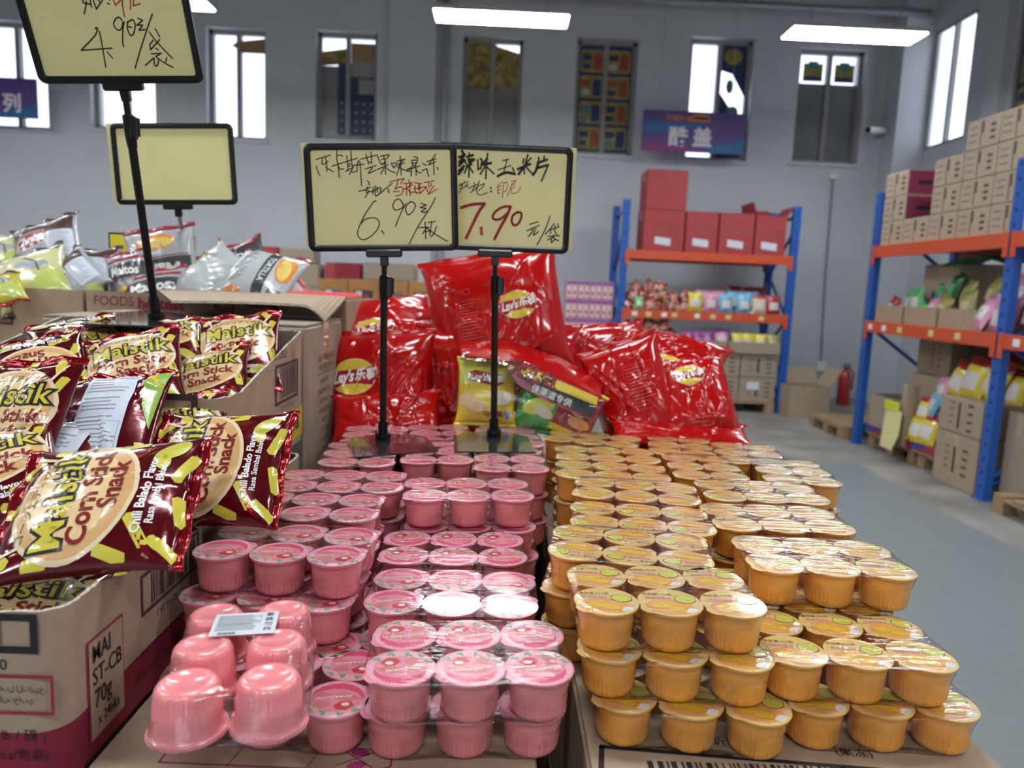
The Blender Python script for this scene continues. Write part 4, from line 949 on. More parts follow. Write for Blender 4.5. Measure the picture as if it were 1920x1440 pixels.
SB += S(INK, 2.0, Z3, [(435, 165), (390, 180), (250, 380), (140, 600), (100, 740), (130, 820), (210, 860), (350, 790), (470, 650), (490, 540), (430, 475), (330, 465), (230, 500), (160, 570)], [(530, 690), (575, 755)],
    [(910, 210), (880, 150), (830, 130), (770, 160), (735, 250), (770, 320), (840, 315), (920, 270), (915, 200)], [(970, 205), (870, 400), (785, 620)], [(1060, 180), (990, 230), (965, 320), (1000, 405), (1060, 390), (1130, 290), (1135, 220), (1070, 175), (1020, 200)],
    [(1245, 205), (1335, 235)], [(1335, 235), (1225, 280)], [(1225, 280), (1335, 295)], [(1335, 295), (1245, 355)], [(1245, 355), (1310, 370), (1350, 340)], [(1500, 105), (1400, 300), (1200, 600), (1030, 935)],
    [(1205, 640), (1390, 635)], [(1315, 540), (1325, 700), (1325, 840)], [(1340, 650), (1270, 755)], [(1375, 550), (1500, 525)], [(1440, 535), (1410, 700), (1400, 780)], [(1320, 715), (1400, 700)], [(1520, 620), (1480, 740), (1420, 810)], [(1350, 650), (1500, 760), (1720, 890)])
SC = S(INK, 4.6, Z4, [(165, 80), (190, 160), (110, 200)], [(215, 150), (115, 300)], [(210, 250), (110, 360)], [(200, 370), (110, 460)], [(180, 420), (100, 520)], [(120, 300), (200, 280)], [(260, 195), (370, 160)], [(280, 250), (390, 240)], [(390, 250), (300, 310)], [(340, 330), (260, 380)],
    [(640, 230), (540, 340)], [(580, 340), (715, 310)], [(840, 560), (1000, 490), (1165, 520)], [(1225, 425), (1455, 330)], [(1390, 310), (1240, 520)], [(1600, 310), (1775, 245)], [(1610, 400), (1790, 350)], [(1615, 290), (1570, 440), (1510, 535)])
SC += S(INK, 3.0, Z4, [(300, 125), (310, 180)], [(300, 230), (295, 575)], [(210, 250), (250, 340)], [(260, 380), (210, 500)], [(310, 390), (370, 490)], [(460, 255), (470, 435)], [(510, 230), (540, 260), (520, 400), (480, 420)], [(650, 125), (630, 300), (615, 610)], [(600, 380), (510, 520)], [(640, 390), (770, 515)],
    [(1120, 400), (1155, 470)], [(1335, 230), (1320, 320)], [(1410, 155), (1370, 300)], [(1470, 215), (1390, 300)], [(1340, 380), (1345, 515)], [(1380, 390), (1510, 530)], [(1620, 205), (1615, 290)], [(1725, 180), (1715, 260)], [(1790, 360), (1730, 510), (1670, 650)], [(710, 778), (712, 788)], [(715, 843), (717, 853)])
SC += S(INK, 2.1, Z4, [(935, 265), (1050, 240)], [(1010, 270), (960, 460)], [(850, 440), (1090, 355)])
SC += S(INK, 1.6, Z4, [(205, 645), (210, 665)], [(120, 720), (290, 660)], [(110, 740), (160, 730)], [(175, 690), (165, 770), (110, 870)], [(130, 800), (280, 740)], [(280, 700), (230, 740)], [(290, 790), (480, 700)], [(395, 680), (400, 740), (370, 820)], [(320, 875), (450, 780)], [(495, 650), (450, 780), (450, 870), (510, 915), (650, 870)], [(430, 770), (590, 695)], [(590, 695), (560, 760), (480, 830)])
SC += S(REDINK, 1.4, Z4, [(930, 665), (850, 730), (840, 800), (850, 890), (880, 870)], [(850, 770), (920, 730)], [(850, 830), (900, 800)], [(960, 680), (945, 800), (930, 965)], [(950, 690), (1020, 680), (1020, 780), (985, 850), (960, 850)], [(1095, 650), (1190, 650)], [(1190, 650), (1100, 720)], [(1120, 690), (1070, 800), (1020, 945)], [(1170, 760), (1110, 790)], [(1170, 700), (1120, 740)], [(1100, 780), (1100, 870), (1140, 890), (1220, 860), (1275, 760)])
SC += S(REDINK, 5.4, Z5, [(125, 258), (300, 205), (510, 190)], [(510, 195), (420, 320), (330, 500), (210, 755)], [(455, 590), (463, 690)], [(935, 240), (870, 400), (780, 560), (675, 770)])
SC += S(REDINK, 4.2, Z5, [(940, 240), (830, 240), (700, 310), (645, 400), (680, 450), (770, 440), (880, 350)], [(1050, 330), (980, 380), (955, 470), (990, 540), (1060, 520), (1110, 420), (1110, 350), (1060, 330), (1020, 350)])
SC += S(INK, 2.2, Z5, [(1250, 530), (1390, 485)], [(1200, 635), (1410, 545)], [(1310, 600), (1270, 680), (1225, 730)], [(1350, 600), (1310, 690), (1330, 700), (1385, 650)], [(1580, 400), (1500, 620), (1370, 860)], [(1650, 515), (1580, 610), (1505, 690)], [(1590, 600), (1590, 680)], [(1590, 620), (1730, 570)], [(1665, 550), (1660, 640), (1695, 700)], [(1710, 520), (1720, 570)], [(1550, 725), (1740, 715)], [(1640, 700), (1640, 740)], [(1640, 740), (1545, 785)], [(1600, 750), (1605, 830)], [(1605, 830), (1660, 780)], [(1620, 740), (1720, 800)])
SA = S(INK, 1.9, Z6, [(240, -40), (235, 40), (290, 60)], [(290, 20), (290, 80), (255, 240)], [(290, 60), (370, 70)], [(350, -40), (380, 120)], [(400, -30), (465, 155)], [(465, 155), (570, 0)], [(500, 0), (520, 30)], [(655, 55), (690, 70)], [(685, -4), (690, 5)],
    [(445, 490), (470, 475), (480, 510), (430, 620), (205, 860)], [(205, 860), (380, 850), (730, 825)], [(515, 535), (560, 750), (625, 1150)], [(650, 890), (740, 995)], [(905, 350), (860, 300), (800, 320), (760, 410), (800, 490), (860, 515), (905, 470), (915, 390)], [(940, 370), (920, 500), (915, 700), (930, 800)], [(1000, 370), (1000, 500), (1050, 605), (1100, 580), (1130, 450), (1110, 360), (1070, 340), (1000, 380)], [(1010, 455), (1070, 470)],
    [(1175, 310), (1255, 350)], [(1255, 350), (1160, 430)], [(1160, 430), (1255, 430)], [(1255, 430), (1195, 520)], [(1195, 520), (1300, 505)], [(1425, 240), (1340, 480), (1220, 850), (1130, 1165)], [(1375, 550), (1500, 720), (1770, 1000)], [(1475, 495), (1550, 630)], [(1440, 690), (1380, 760)], [(1380, 760), (1395, 850)], [(1395, 850), (1550, 680)], [(1480, 825), (1525, 855)], [(1405, 920), (1575, 915)], [(1575, 915), (1480, 970)], [(1440, 1000), (1305, 1120)], [(1455, 1000), (1460, 1100), (1500, 1130), (1530, 1060), (1530, 1010)], [(1500, 980), (1620, 1070), (1780, 1155)], [(1670, 990), (1655, 1060)])
SA += S(REDINK, 1.8, Z6, [(750, -20), (790, 90)], [(790, 90), (890, -10)], [(910, -30), (910, 80), (945, 285)], [(1050, -30), (1050, 165)], [(1105, -20), (1095, 100)], [(1095, 100), (1220, 65)])
ztop3 = ZT+TS*2+.0515
sign('black framed yellow price sign reading 6.90 standing on the pink jelly cups', (580, 472, 1.47), (860, 470, 1.47), (571, 269, 1.46), (718, 824, ), [(651, 830), (660, 821), (705, 815), (771, 814), (799, 820), (822, 845), (666, 857)][::-1], ztop3, SB, back_sheet=(-.006, -.03, .01, .002))
sign('black framed yellow price sign reading 7.90, half hidden behind the 6.90 sign', (792, 466, 1.56), (1065, 477, 1.56), (797, 265, 1.55), (926, 818), [(851, 819), (869, 811), (916, 809), (962, 812), (989, 820), (1005, 848), (852, 847)][::-1], ztop3, SC, back_sheet=(.03, .007, .01, .0))
sign('large black framed yellow price sign reading 4.90 on a tilted pole, upper left', (76, 157, 1.36), (384, 156, 1.36), (44, -48, 1.30), (294, 600), [(150, 607), (205, 588), (290, 580), (356, 592), (350, 600), (300, 612)][::-1], 1.2495, SA)
SD = sign('blank yellow sign in a black frame behind the tilted price sign', (221, 384, 1.90), (446, 384, 1.90), (218, 231, 1.89), (362, 560), [(330, 566), (340, 554), (380, 554), (400, 562), (380, 570)][::-1], 1.058, None, back_sheet=(-.012, -.02, .0, .0))
# ------------------------------------------------------------------ printed designs of the bags
def art_corn():
    a = Art(); w, h = .155, .205
    for x, y, L, q in ((-.055, .080, .030, 50), (.050, .086, .026, 120), (.0, .092, .02, 80), (-.066, -.030, .030, 70), (.066, -.02, .030, 100), (-.045, -.052, .035, 35), (.03, -.084, .035, 160), (-.020, -.088, .028, 15), (.064, .055, .022, 75), (-.068, .04, .022, 95), (-.06, -.08, .03, 60)):
        c, s = math.cos(math.radians(q)), math.sin(math.radians(q)); W = .0055
        a.poly([(x+L/2*c*k-W*s*j, y+L/2*s*k+W*c*j) for k, j in ((-1, -1), (1, -1), (1.15, 0), (1, 1), (-1, 1), (-1.15, 0))], CORN)
    for x, y, q in ((-.052, -.064, 30), (.045, -.040, -40), (.072, .0, 80)):
        c, s = math.cos(math.radians(q)), math.sin(math.radians(q)); p = [(-.022, 0), (-.008, .008), (.010, .009), (.024, -.002), (.010, .003), (-.006, .002)]
        a.poly([(x+u*c-v*s, y+u*s+v*c) for u, v in p], FOILR)
    a.up(); a.ell(0, .018, .0715, .062, WOODL, n=36); a.up(); a.ell(0, .018, .0665, .057, WOODP, n=36); a.up(); a.ell(0, .020, .056, .045, WOODC, n=30)
    a.up()
    for y in (-.015, .004, .022, .042, .058): a.line([(-.06+abs(y-.02)*.5, y), (.06-abs(y-.02)*.5, y+.001)], .0005, WOODP)
    for x in (-.050, .052): a.line([(x, .060), (x*1.15, .085)], .004, WOODL)
    # corn cob
    a.ell(.052, -.066, .020, .010, CORND, rot=-50, n=18); a.ell(.036, -.060, .012, .008, CORN, rot=20, n=12); a.up()
    for i in range(5): a.line([(.042+.004*i, -.056-.004*i), (.052+.003*i, -.054-.006*i)], .0008, CORN)
    a.text('コーンスティック', 0, .061, .0125, BRK, res=2)
    a.text('Maistik', 0, .034, .043, BRK, bold=.085, sx=.92, rot=3, sp=1.06); a.up(); a.text('Maistik', 0, .034, .043, CORN, bold=.012, sx=.92, rot=3, sp=1.06)
    a.text('Corn Stick', 0, .0035, .027, DRED, bold=.03, sx=.95); a.text('Snack', .008, -.0185, .027, DRED, bold=.03, sx=.92)
    a.text('Chili Balado Flavor', -.004, -.052, .0135, WHF, bold=.03, sx=.88, res=2); a.text('Rasa Sambal Balado', -.002, -.0635, .0105, WHF, bold=.02, sx=.9, res=2)
    return unit(a, w, h)
def art_cornback():
    a = Art()
    for x, y, L, q in ((-.055, .080, .030, 50), (.060, .07, .03, 120), (-.06, -.03, .03, 70), (.066, -.06, .030, 100)):
        c, s = math.cos(math.radians(q)), math.sin(math.radians(q)); W = .0055
        a.poly([(x+L/2*c*k-W*s*j, y+L/2*s*k+W*c*j) for k, j in ((-1, -1), (1, -1), (1, 1), (-1, 1))], CORN)
    a.poly([(.045, .09), (.075, .095), (.07, -.02), (.055, .02)], GRF); a.up()
    a.rect(-.030, -.085, .038, .088, LABF); a.up(); r = random.Random(2)
    for i in range(22):
        y = .082-i*.0072
        if i in (6, 11): continue
        a.rect(-.026, y, -.026+r.uniform(.03, .06), y+.0022, GREYP)
    a.ring(-.026, -.06, .034, -.012, .0007, GREYP); a.text('净含量:70g', -.004, -.076, .010, INK, res=2)
    return unit(a, .155, .205)
def art_lays(lx, ly, s, faint=(-.10, .0), w=.36, h=.36):
    a = Art(); a.ell(lx, ly, .068*s, .049*s, LPNK, n=40); a.up(); a.ell(lx, ly, .0660*s, .047*s, LYEL, n=40); a.up()
    rb = [(-.070, .012), (-.04, .018), (.0, .019), (.04, .024), (.062, .032), (.071, .012), (.068, -.004), (.058, -.024), (.02, -.020), (-.02, -.020), (-.05, -.030), (-.064, -.020), (-.072, -.004)]
    a.poly([(lx+x*s*1.02, ly+y*s*1.0) for x, y in rb], LPNK); a.up(); a.poly([(lx+x*s, ly+y*s*.96) for x, y in rb], LREDD); a.up()
    a.text("Lay's", lx-.030*s, ly-.002*s, .042*s, WHF, shear=.25, bold=.035, rot=5, sx=.82, sp=.95); a.text('乐事', lx+.036*s, ly+.004*s, .034*s, WHF, shear=.2, bold=.03, rot=5, sx=.88)
    fx, fy = faint; r = random.Random(int(lx*1000))
    for i in range(12): a.rect(fx-.03, fy+.05-.009*i, fx-.03+r.uniform(.03, .07), fy+.0515-.009*i, LFAINT)
    a.ring(fx-.036, fy-.06, fx+.046, fy+.06, .0007, LFAINT); a.ell(fx, fy+.085, .012, .009, LFAINT, n=12); a.up(); a.ell(fx, fy+.085, .0105, .0077, LRED, n=12)
    return unit(a, w, h)
GB = dict(bump=.3, bscale=40)
CHB = gl('chip_bag_silver_white', (.38, .40, .42), .3, .5); CHBR = gl('chip_bag_brown', (.075, .04, .035), .35, .4); CHR = gl('chip_logo_red', (.30, .02, .035), .3, .4); CHG = gl('chip_bag_lime', (.50, .56, .14), .3, .5); CHY = gl('chip_bag_pale_yellow', (.60, .58, .30), .3, .5); CHK = gl('chip_bag_charcoal', (.045, .05, .055), .3, .4)
FLO = gl('flame_orange', (.70, .28, .06), .3, .5); FLY = gl('flame_yellow', (.75, .55, .14), .3, .5); CHW = gl('chip_bag_white', (.46, .49, .51), .3, .5)
def lines(a, x0, x1, y1, n, dy, m, seed=1, t=.0018):
    r = random.Random(seed)
    for i in range(n): a.rect(x0, y1-i*dy, x0+(x1-x0)*r.uniform(.6, 1), y1-i*dy+t, m)
def art_chuba():
    a = Art(); a.poly([(-.10, .030), (-.03, .022), (.02, .020), (.1, .035), (.1, .12), (-.1, .12)], CHBR); a.ell(-.04, -.085, .04, .03, CHG); a.ell(.03, -.10, .03, .02, CHG); a.up()
    p = [(-.088, .052), (-.05, .060), (-.02, .058), (.014, .054), (.016, .022), (.010, .000), (-.03, -.004), (-.06, -.002), (-.080, .012)]
    a.poly(p, WHF); a.up(); a.poly([(x*.96-.001, (y-.03)*.9+.03) for x, y in p], CHR); a.up(); a.text('Chuba', -.036, .028, .044, WHF, shear=.2, bold=.035, sx=.82)
    a.text('cassava', -.045, -.025, .022, CHK, res=2); a.text('chips', -.03, -.050, .022, CHK, res=2)
    a.rect(.022, -.075, .09, .040, LABF); a.up(); lines(a, .027, .086, .032, 15, .0068, GREYP); return unit(a, .20, .24)
def art_cass():
    a = Art(); a.poly([(-.1, .075), (.1, .085), (.1, .12), (-.1, .12)], CHBR); a.up(); a.ell(-.04, -.03, .06, .04, CHG); a.ell(.05, -.05, .045, .045, CHG, rot=30); a.ell(.02, .02, .05, .02, CHB, rot=-20); a.up()
    a.line([(.0, .06), (.03, .03), (.035, -.01)], .004, CHK); a.ell(.055, .0, .014, .010, CHY); a.line([(-.09, .03), (-.05, .0), (-.04, -.06)], .003, CHK); return unit(a, .20, .24)
def art_maitos():
    a = Art(); a.poly([(-.11, -.02), (.11, .0), (.11, .07), (-.11, .06)], CHK); a.ell(0, -.075, .06, .032, FLO); a.poly([(-.11, .075), (.11, .085), (.11, .10), (-.11, .09)], CHR); a.up(); a.ell(-.01, -.07, .045, .02, FLY); a.line([(-.11, -.026), (.11, -.006)], .003, CHR)
    a.text('Maitos', 0, .026, .058, WHF, bold=.04, sx=.95); a.text('TORTILLA', .0, .11, .018, CHR, res=2); return unit(a, .22, .28)
def art_tort():
    a = Art(); a.rect(-.11, -.14, -.0, .14, CHW); a.poly([(.0, .14), (.035, .14), (.045, -.14), (.01, -.14)], CHK); a.ell(.075, .03, .03, .07, FLO, rot=5); a.poly([(.05, -.14), (.11, -.14), (.11, -.07), (.06, -.08)], CHK); a.up(); a.ell(.073, .02, .018, .05, FLY, rot=5)
    lines(a, -.10, -.03, .10, 26, .007, CHK, 3, .0022); a.text('TORTILLA', .022, .0, .028, WHF, rot=-90, bold=.02, res=2); a.ell(-.05, -.11, .03, .015, FLO); return unit(a, .22, .28)
def art_tback():
    a = Art(); a.rect(-.11, -.14, .11, .14, CHW); a.up(); lines(a, -.09, -.01, .09, 16, .008, GREYP, 5, .0015); lines(a, .02, .09, .05, 16, .008, GREYP, 6, .0015); a.poly([(.0, .07), (.05, .07), (.07, .11), (.02, .12)], GRF); a.poly([(-.11, -.13), (.11, -.12), (.11, -.10), (-.11, -.11)], CHR); a.text('ミヒネットシート', .02, -.08, .014, CHK, res=1); return unit(a, .22, .28)
AC, AB = art_corn(), art_cornback(); ACH, ACS, AMA, ATO, ATB = art_chuba(), art_cass(), art_maitos(), art_tort(), art_tback()
def P3(q): return ony(*q) if len(q) == 3 else np.array(q[:3])
def cbag(label, c, up, right, seed, art='f', w=.165, h=.210, t=.050, crk=.0060, nu=34, nv=44, **k):
    return bag('corn_snack_bag', label, frame_from(P3(c), P3(up), P3(right)), w, h, t, AC if art == 'f' else AB, seed, (FOIL, FOILR), nu, nv, crk, .055, 'snack bag', 'maroon corn snack bags', akey='corn'+art, back=None, lift=.0007 if art == 'f' else .0014, **k)
cbag('big maroon corn snack bag in front, its lettering running upwards', (192, 950, .800), (32, 966, .790), (206, 845, .875), 11, crk=.0050, w=.205, h=.215)
cbag('maroon corn snack bag leaning right over the pink cups', (408, 878, 1.0), (302, 880, 1.0), (416, 785, 1.055), 12, w=.19, h=.20)
cbag('maroon corn snack bag at the left edge, lettering tilted down to the right', (22, 800, .98), (62, 690, 1.03), (120, 835, .95), 13)
cbag('maroon corn snack bag turned to its white nutrition label', (195, 800, 1.03), (225, 710, 1.10), (270, 815, 1.02), 14, 'b')
cbag('maroon corn snack bag upside down near the left edge', (70, 702, 1.22), (85, 765, 1.16), (-20, 690, 1.22), 15, crk=.005)
cbag('maroon corn snack bag standing upright under the sign foot', (252, 700, 1.24), (248, 625, 1.31), (330, 706, 1.24), 16)
cbag('maroon corn snack bag beside the torn rim, only its upper half showing', (385, 722, 1.32), (390, 660, 1.40), (465, 728, 1.30), 17)
cbag('maroon corn snack bag with a bright red crimped top, right of the sign foot', (448, 662, 1.43), (450, 600, 1.49), (540, 660, 1.44), 18, crk=.007)
cbag('maroon corn snack bag lying upside down under the sign foot', (150, 645, 1.36), (170, 690, 1.29), (70, 632, 1.37), 19)

cbag('maroon corn snack bag half hidden at the middle of the left edge', (-20, 905, .87), (-30, 835, .93), (70, 915, .86), 22)
cbag('maroon corn snack bag between the front bag and the label bag', (100, 870, .97), (150, 800, 1.03), (190, 900, .95), 23, 'b')
cbag('maroon corn snack bag behind the leaning bag', (330, 830, 1.09), (330, 765, 1.15), (420, 830, 1.09), 24)
cbag('maroon corn snack bag deep in the raised carton, left', (60, 740, 1.32), (60, 690, 1.42), (140, 740, 1.32), 25)
cbag('maroon corn snack bag deep in the raised carton, middle', (300, 650, 1.43), (300, 610, 1.50), (380, 655, 1.43), 26)
# fillers inside the cartons
def flat(label, x, y, z, rz, seed, tilt=.15, art='f', **k):
    M = Matrix.Translation((x, y, z)) @ Matrix.Rotation(rz, 4, 'Z') @ Matrix.Rotation(tilt, 4, 'X')
    c = np.array(M.translation); up = c+np.array(M.to_3x3() @ Vector((0, .1, 0))); ri = c+np.array(M.to_3x3() @ Vector((.1, 0, 0)))
    return cbag(label, tuple(c)+(0,), tuple(up)+(0,), tuple(ri)+(0,), seed, art, nu=20, nv=26, **k)
flat('maroon corn snack bag low inside the front carton, only its name showing', -.515, .748, .962, .22, 20, .25)
flat('maroon corn snack bag corner at the lower left edge', -.655, .735, .985, 1.2, 21, .2)
FL = 'maroon corn snack bag lying flat at the bottom of a torn carton'
for i, (x, y, z, q) in enumerate(((-.56, .80, .905, .5), (-.68, .77, .91, 2.2), (-.82, .82, .93, 1), (-.56, .88, .965, 1.4), (-.70, .88, .98, .3), (-.60, 1.20, .92, .8), (-.57, 1.36, .93, 1.5), (-.60, 1.26, 1.07, .4), (-.72, 1.27, 1.08, 1.9), (-.60, 1.42, 1.12, 1.2), (-.70, 1.44, 1.12, .2))):
    flat(FL, x, y, z, q, 40+i)

# Lay's style big red gift bags
def rbag(label, c, up, right, seed, w, h, t, logo=(0, 0, 1), faint=(-.1, 0), nu=64, nv=56, crk=.012, art=True, **k):
    crk *= .62; k.setdefault('fill', (3.6, 4.2))
    key = 'lays%s%s%s%s' % (logo, faint, w, h)
    return bag('red_chip_gift_bag', label, frame_from(P3(c), P3(up), P3(right)), w, h, t, art_lays(*logo, faint, w, h) if art else None, seed, (LRED, LRED), nu, nv, crk, .035, 'chip bag', 'large red chip gift bags', akey=key, sharp=True, lift=.0010, **k)
rbag('large red chip bag standing upright behind the 7.90 sign', (930, 592, 2.02), (916, 498, 2.06), (1066, 572, 2.00), 61, .40, .38, .13, (.075, .005, .80), (-.07, -.02), crk=.010)
rbag('large red chip bag standing behind the left sign pole, logo showing', (712, 728, 1.90), (716, 640, 1.94), (812, 722, 1.88), 62, .30, .32, .13, (-.055, .02, 1.0), (.12, -.2), crk=.012)
rbag('large red chip bag lying on top behind the left sign pole', (715, 622, 2.15), (705, 575, 2.26), (815, 640, 2.10), 63, .36, .30, .12, (-.02, -.06, .9), (.1, .02))
rbag('large red chip bag standing in shade between the two sign poles', (842, 722, 1.98), (846, 640, 2.0), (900, 722, 1.99), 64, .20, .34, .10, art=False)
rbag('large red chip bag lying flat against the greyish carton', (725, 782, 1.80), (725, 740, 1.84), (815, 785, 1.80), 65, .28, .14, .06, art=False)
rbag('large red chip bag with faint fine print, right of the clear window bag', (1185, 742, 1.86), (1158, 655, 1.90), (1255, 752, 1.83), 66, .22, .30, .11, (.4, .4, .5), (.035, .01), crk=.011)
rbag('large red chip bag at the right end with a half logo', (1298, 752, 1.86), (1283, 690, 1.92), (1370, 765, 1.84), 67, .22, .26, .13, (-.01, .045, .62), (.0, -.13), crk=.012)
rbag('large red chip bag lying on top at the right with a tilted logo', (1240, 690, 2.0), (1262, 640, 2.07), (1330, 722, 1.93), 68, .34, .26, .12, (.02, -.035, .72), (-.1, .0), crk=.011)
rbag('large red chip bag at the back with a raised corner, right of the upright one', (1130, 690, 2.12), (1125, 630, 2.16), (1195, 700, 2.10), 69, .26, .28, .10, art=False)
rbag('flat red bag edge spread over the orange cups at the right', (1275, 812, 1.765), (1270, 797, 1.80), (1430, 828, 1.74), 70, .36, .10, .03, art=False, crk=.006)
rbag('large red chip bag in the dark gap behind the clear window bag', (975, 690, 2.05), (975, 620, 2.08), (1100, 700, 2.05), 71, .36, .26, .10, art=False)
rbag('large red chip bag deep in the pile at the left', (780, 660, 2.25), (780, 600, 2.28), (850, 660, 2.25), 72, .30, .26, .10, art=False)
# clear-window gift bag with three small packets inside
YB = gl('packet_yellow', (.72, .56, .04), .25, .6); YB2 = gl('packet_lime_yellow', (.62, .66, .10), .25, .6); GB_ = gl('packet_green', (.05, .34, .05), .25, .6); CHP = gl('chip_print', (.66, .60, .44), .3, .5)
def art_py():
    a = Art(); a.poly([(-.07, .02), (.07, .03), (.07, .10), (-.07, .10)], YB2); a.up()
    p = [(-.048, .050), (-.03, .058), (0, .053), (.03, .048), (.045, .046), (.046, .022), (.03, .014), (0, .020), (-.03, .026), (-.046, .030)]
    a.poly(p, LREDD); a.up(); a.text("Lay's", -.020, .038, .026, WHF, shear=.25, bold=.035, rot=-4, sx=.85); a.text('乐事', .024, .033, .022, WHF, shear=.2, bold=.03, rot=-4)
    for i in range(4): a.ell(-.052+.011*i, -.024-.006*i, .020, .017, CHP, n=18); a.up(); a.ell(-.052+.011*i, -.024-.006*i, .018, .015, WOODC, n=18); a.up()
    a.ell(.040, -.018, .026, .020, CHP, n=18); a.text('马铃薯片', .030, -.062, .017, DRED, bold=.02, res=2); a.rr(.052, -.072, .062, -.052, .003, mat('blue_print', (.05, .2, .6), .4)); return unit(a, .15, .19)
def art_pg():
    a = Art(); a.poly([(-.06, .05), (.06, .02), (.06, .09), (-.06, .09)], YB); a.ell(0, -.01, .045, .025, YB2, rot=20, n=20); a.up(); a.ell(.015, -.025, .028, .016, CHP, rot=-30); a.up(); a.ell(.0, .05, .03, .014, LREDD, rot=-25); a.text('乐事', .0, .05, .018, WHF, rot=-25); return unit(a, .12, .18)
def art_pr():
    a = Art(); a.ell(0, .0, .03, .02, CHP, rot=-30); a.ell(.02, -.04, .03, .018, FLO, rot=10); a.up(); a.ell(-.02, .03, .018, .01, WHF, rot=-40); a.poly([(-.05, -.07), (.05, -.07), (.05, -.09), (-.05, -.09)], YB); return unit(a, .12, .18)
bag('chip_packet', 'yellow potato chip packet inside the clear window bag', frame_from(P3((912, 735, 1.80)), P3((915, 675, 1.82)), P3((985, 738, 1.79))), .155, .175, .05, art_py(), 81, (YB, YB), 28, 32, .004, .05, 'chip packet', akey='py')
bag('chip_packet', 'green potato chip packet inside the clear window bag', frame_from(P3((1012, 757, 1.79)), P3((1022, 700, 1.81)), P3((1062, 766, 1.78))), .12, .15, .045, art_pg(), 82, (GB_, GB_), 24, 28, .004, .05, 'chip packet', akey='pg')
bag('chip_packet', 'dark red snack packet at the right inside the clear window bag', frame_from(P3((1080, 772, 1.78)), P3((1105, 722, 1.81)), P3((1130, 790, 1.77))), .12, .14, .045, art_pr(), 83, (LREDD, YB), 24, 28, .004, .05, 'chip packet', akey='pr')
# window bag: clear front sheet, red top, printed banner
wb = empty('clear_window_gift_bag', tuple(P3((985, 800, 1.8))), label='clear window gift bag with a red top and yellow banner print', cat='chip bag', group='large red chip gift bags'); wl = np.array(wb.location)
def sheet(pts_top, pts_bot, n, m, nm, amp, th=0, seed=1):
    r = np.random.RandomState(seed); A = np.array([P3(q) for q in pts_top])-wl; B = np.array([P3(q) for q in pts_bot])-wl; rows = 14
    tt = np.linspace(0, 1, n+1); ka = np.linspace(0, 1, len(A)); kb = np.linspace(0, 1, len(B)); vs = []
    T_ = np.stack([np.interp(tt, ka, A[:, i]) for i in range(3)], -1); Bm = np.stack([np.interp(tt, kb, B[:, i]) for i in range(3)], -1); nn = np.array([0, -1, .15])
    ph = r.uniform(0, 6, 8)
    for j in range(rows+1):
        s_ = j/rows
        for i in range(n+1):
            u = i/n; d = amp*(math.sin(7*u+ph[0]+3*s_)+.6*math.sin(15*u-6*s_+ph[1])+.5*math.sin(11*s_+ph[2]+5*u))+.025*math.sin(math.pi*s_)*math.sin(math.pi*u)
            vs.append(T_[i]*(1-s_)+Bm[i]*s_+nn*d)
    fs = [(j*(n+1)+i, (j+1)*(n+1)+i, (j+1)*(n+1)+i+1, j*(n+1)+i+1) for j in range(rows) for i in range(n)]
    b = MB(); b.add(vs, fs); o = b.build(nm, m, wb, smooth=True, fix=False); return np.array(vs).reshape(rows+1, n+1, 3)
sheet([(868, 655, 1.76), (960, 668, 1.76), (1050, 705, 1.76), (1128, 745, 1.75)], [(843, 768, 1.74), (900, 802, 1.735), (1030, 812, 1.735), (1140, 808, 1.735)], 30, FILMB, 'clear_film', .0035, seed=4)
sheet([(862, 640, 1.90), (960, 640, 1.92), (1050, 670, 1.90), (1125, 712, 1.88)], [(866, 665, 1.762), (960, 678, 1.765), (1050, 714, 1.765), (1130, 752, 1.755)], 30, LRED, 'red_top', .003, seed=5)
a = Art()
o1, o2 = P3((962, 684, 1.752)), P3((1122, 752, 1.742)); ex = o2-o1; Lb = np.linalg.norm(ex); ex /= Lb; nrm = np.array([0, -1, .12]); ey = np.cross(nrm, ex); ey /= np.linalg.norm(ey)
a.poly([(-.012, .012), (Lb, .012), (Lb+.01, -.05), (.10, -.048), (.03, -.040), (-.012, -.015)], LREDD); a.up(); a.poly([(-.008, .008), (Lb-.004, .008), (Lb+.0, -.012), (-.006, -.015)], YB); a.poly([(.015, -.015), (Lb, -.012), (Lb+.004, -.045), (.10, -.042)], BRK) ; a.up()
a.text('大礼包', .055, -.006, .040, BRK, bold=.09, shear=-.1); a.up(); a.text('大礼包', .055, -.006, .040, LRED, bold=.02, shear=-.1); a.text('佳渠道专供', .115, -.033, .021, WHF, bold=.02, res=2)
decal(a, o1-wl, ex, ey, 'banner_print', wb, gap=.0004)
# white and brown chip bags in the cartons at the back left
def hbag(label, c, up, right, seed, art, key, mats, w, h, t=.08, crk=.009, group=None, **k):
    return bag('chip_bag', label, frame_from(P3(c), P3(up), P3(right)), w, h, t, art, seed, mats, 24, 28, crk, .05, 'chip bag', group, akey=key, **k)
WHITEB = (CHB, CHBR)
hbag('white and brown cassava chip bag on top of the pile, at the far left', (92, 470, 2.18), (85, 425, 2.22), (158, 462, 2.18), 91, ACH, 'ch', WHITEB, .20, .22)
hbag('pale lime cassava chip bag in front at the far left', (62, 525, 2.06), (50, 475, 2.12), (120, 535, 2.05), 92, ACS, 'cs', (CHY, CHBR), .20, .22)
hbag('white and brown chip bag tilted between the lime and the labelled bag', (145, 530, 2.09), (110, 490, 2.14), (178, 505, 2.09), 93, ACH, 'ch', WHITEB, .16, .20)
hbag('white and brown chip bag with a white label, right of the tilted one', (158, 515, 2.14), (168, 478, 2.19), (215, 522, 2.13), 94, ACH, 'ch', WHITEB, .19, .20)
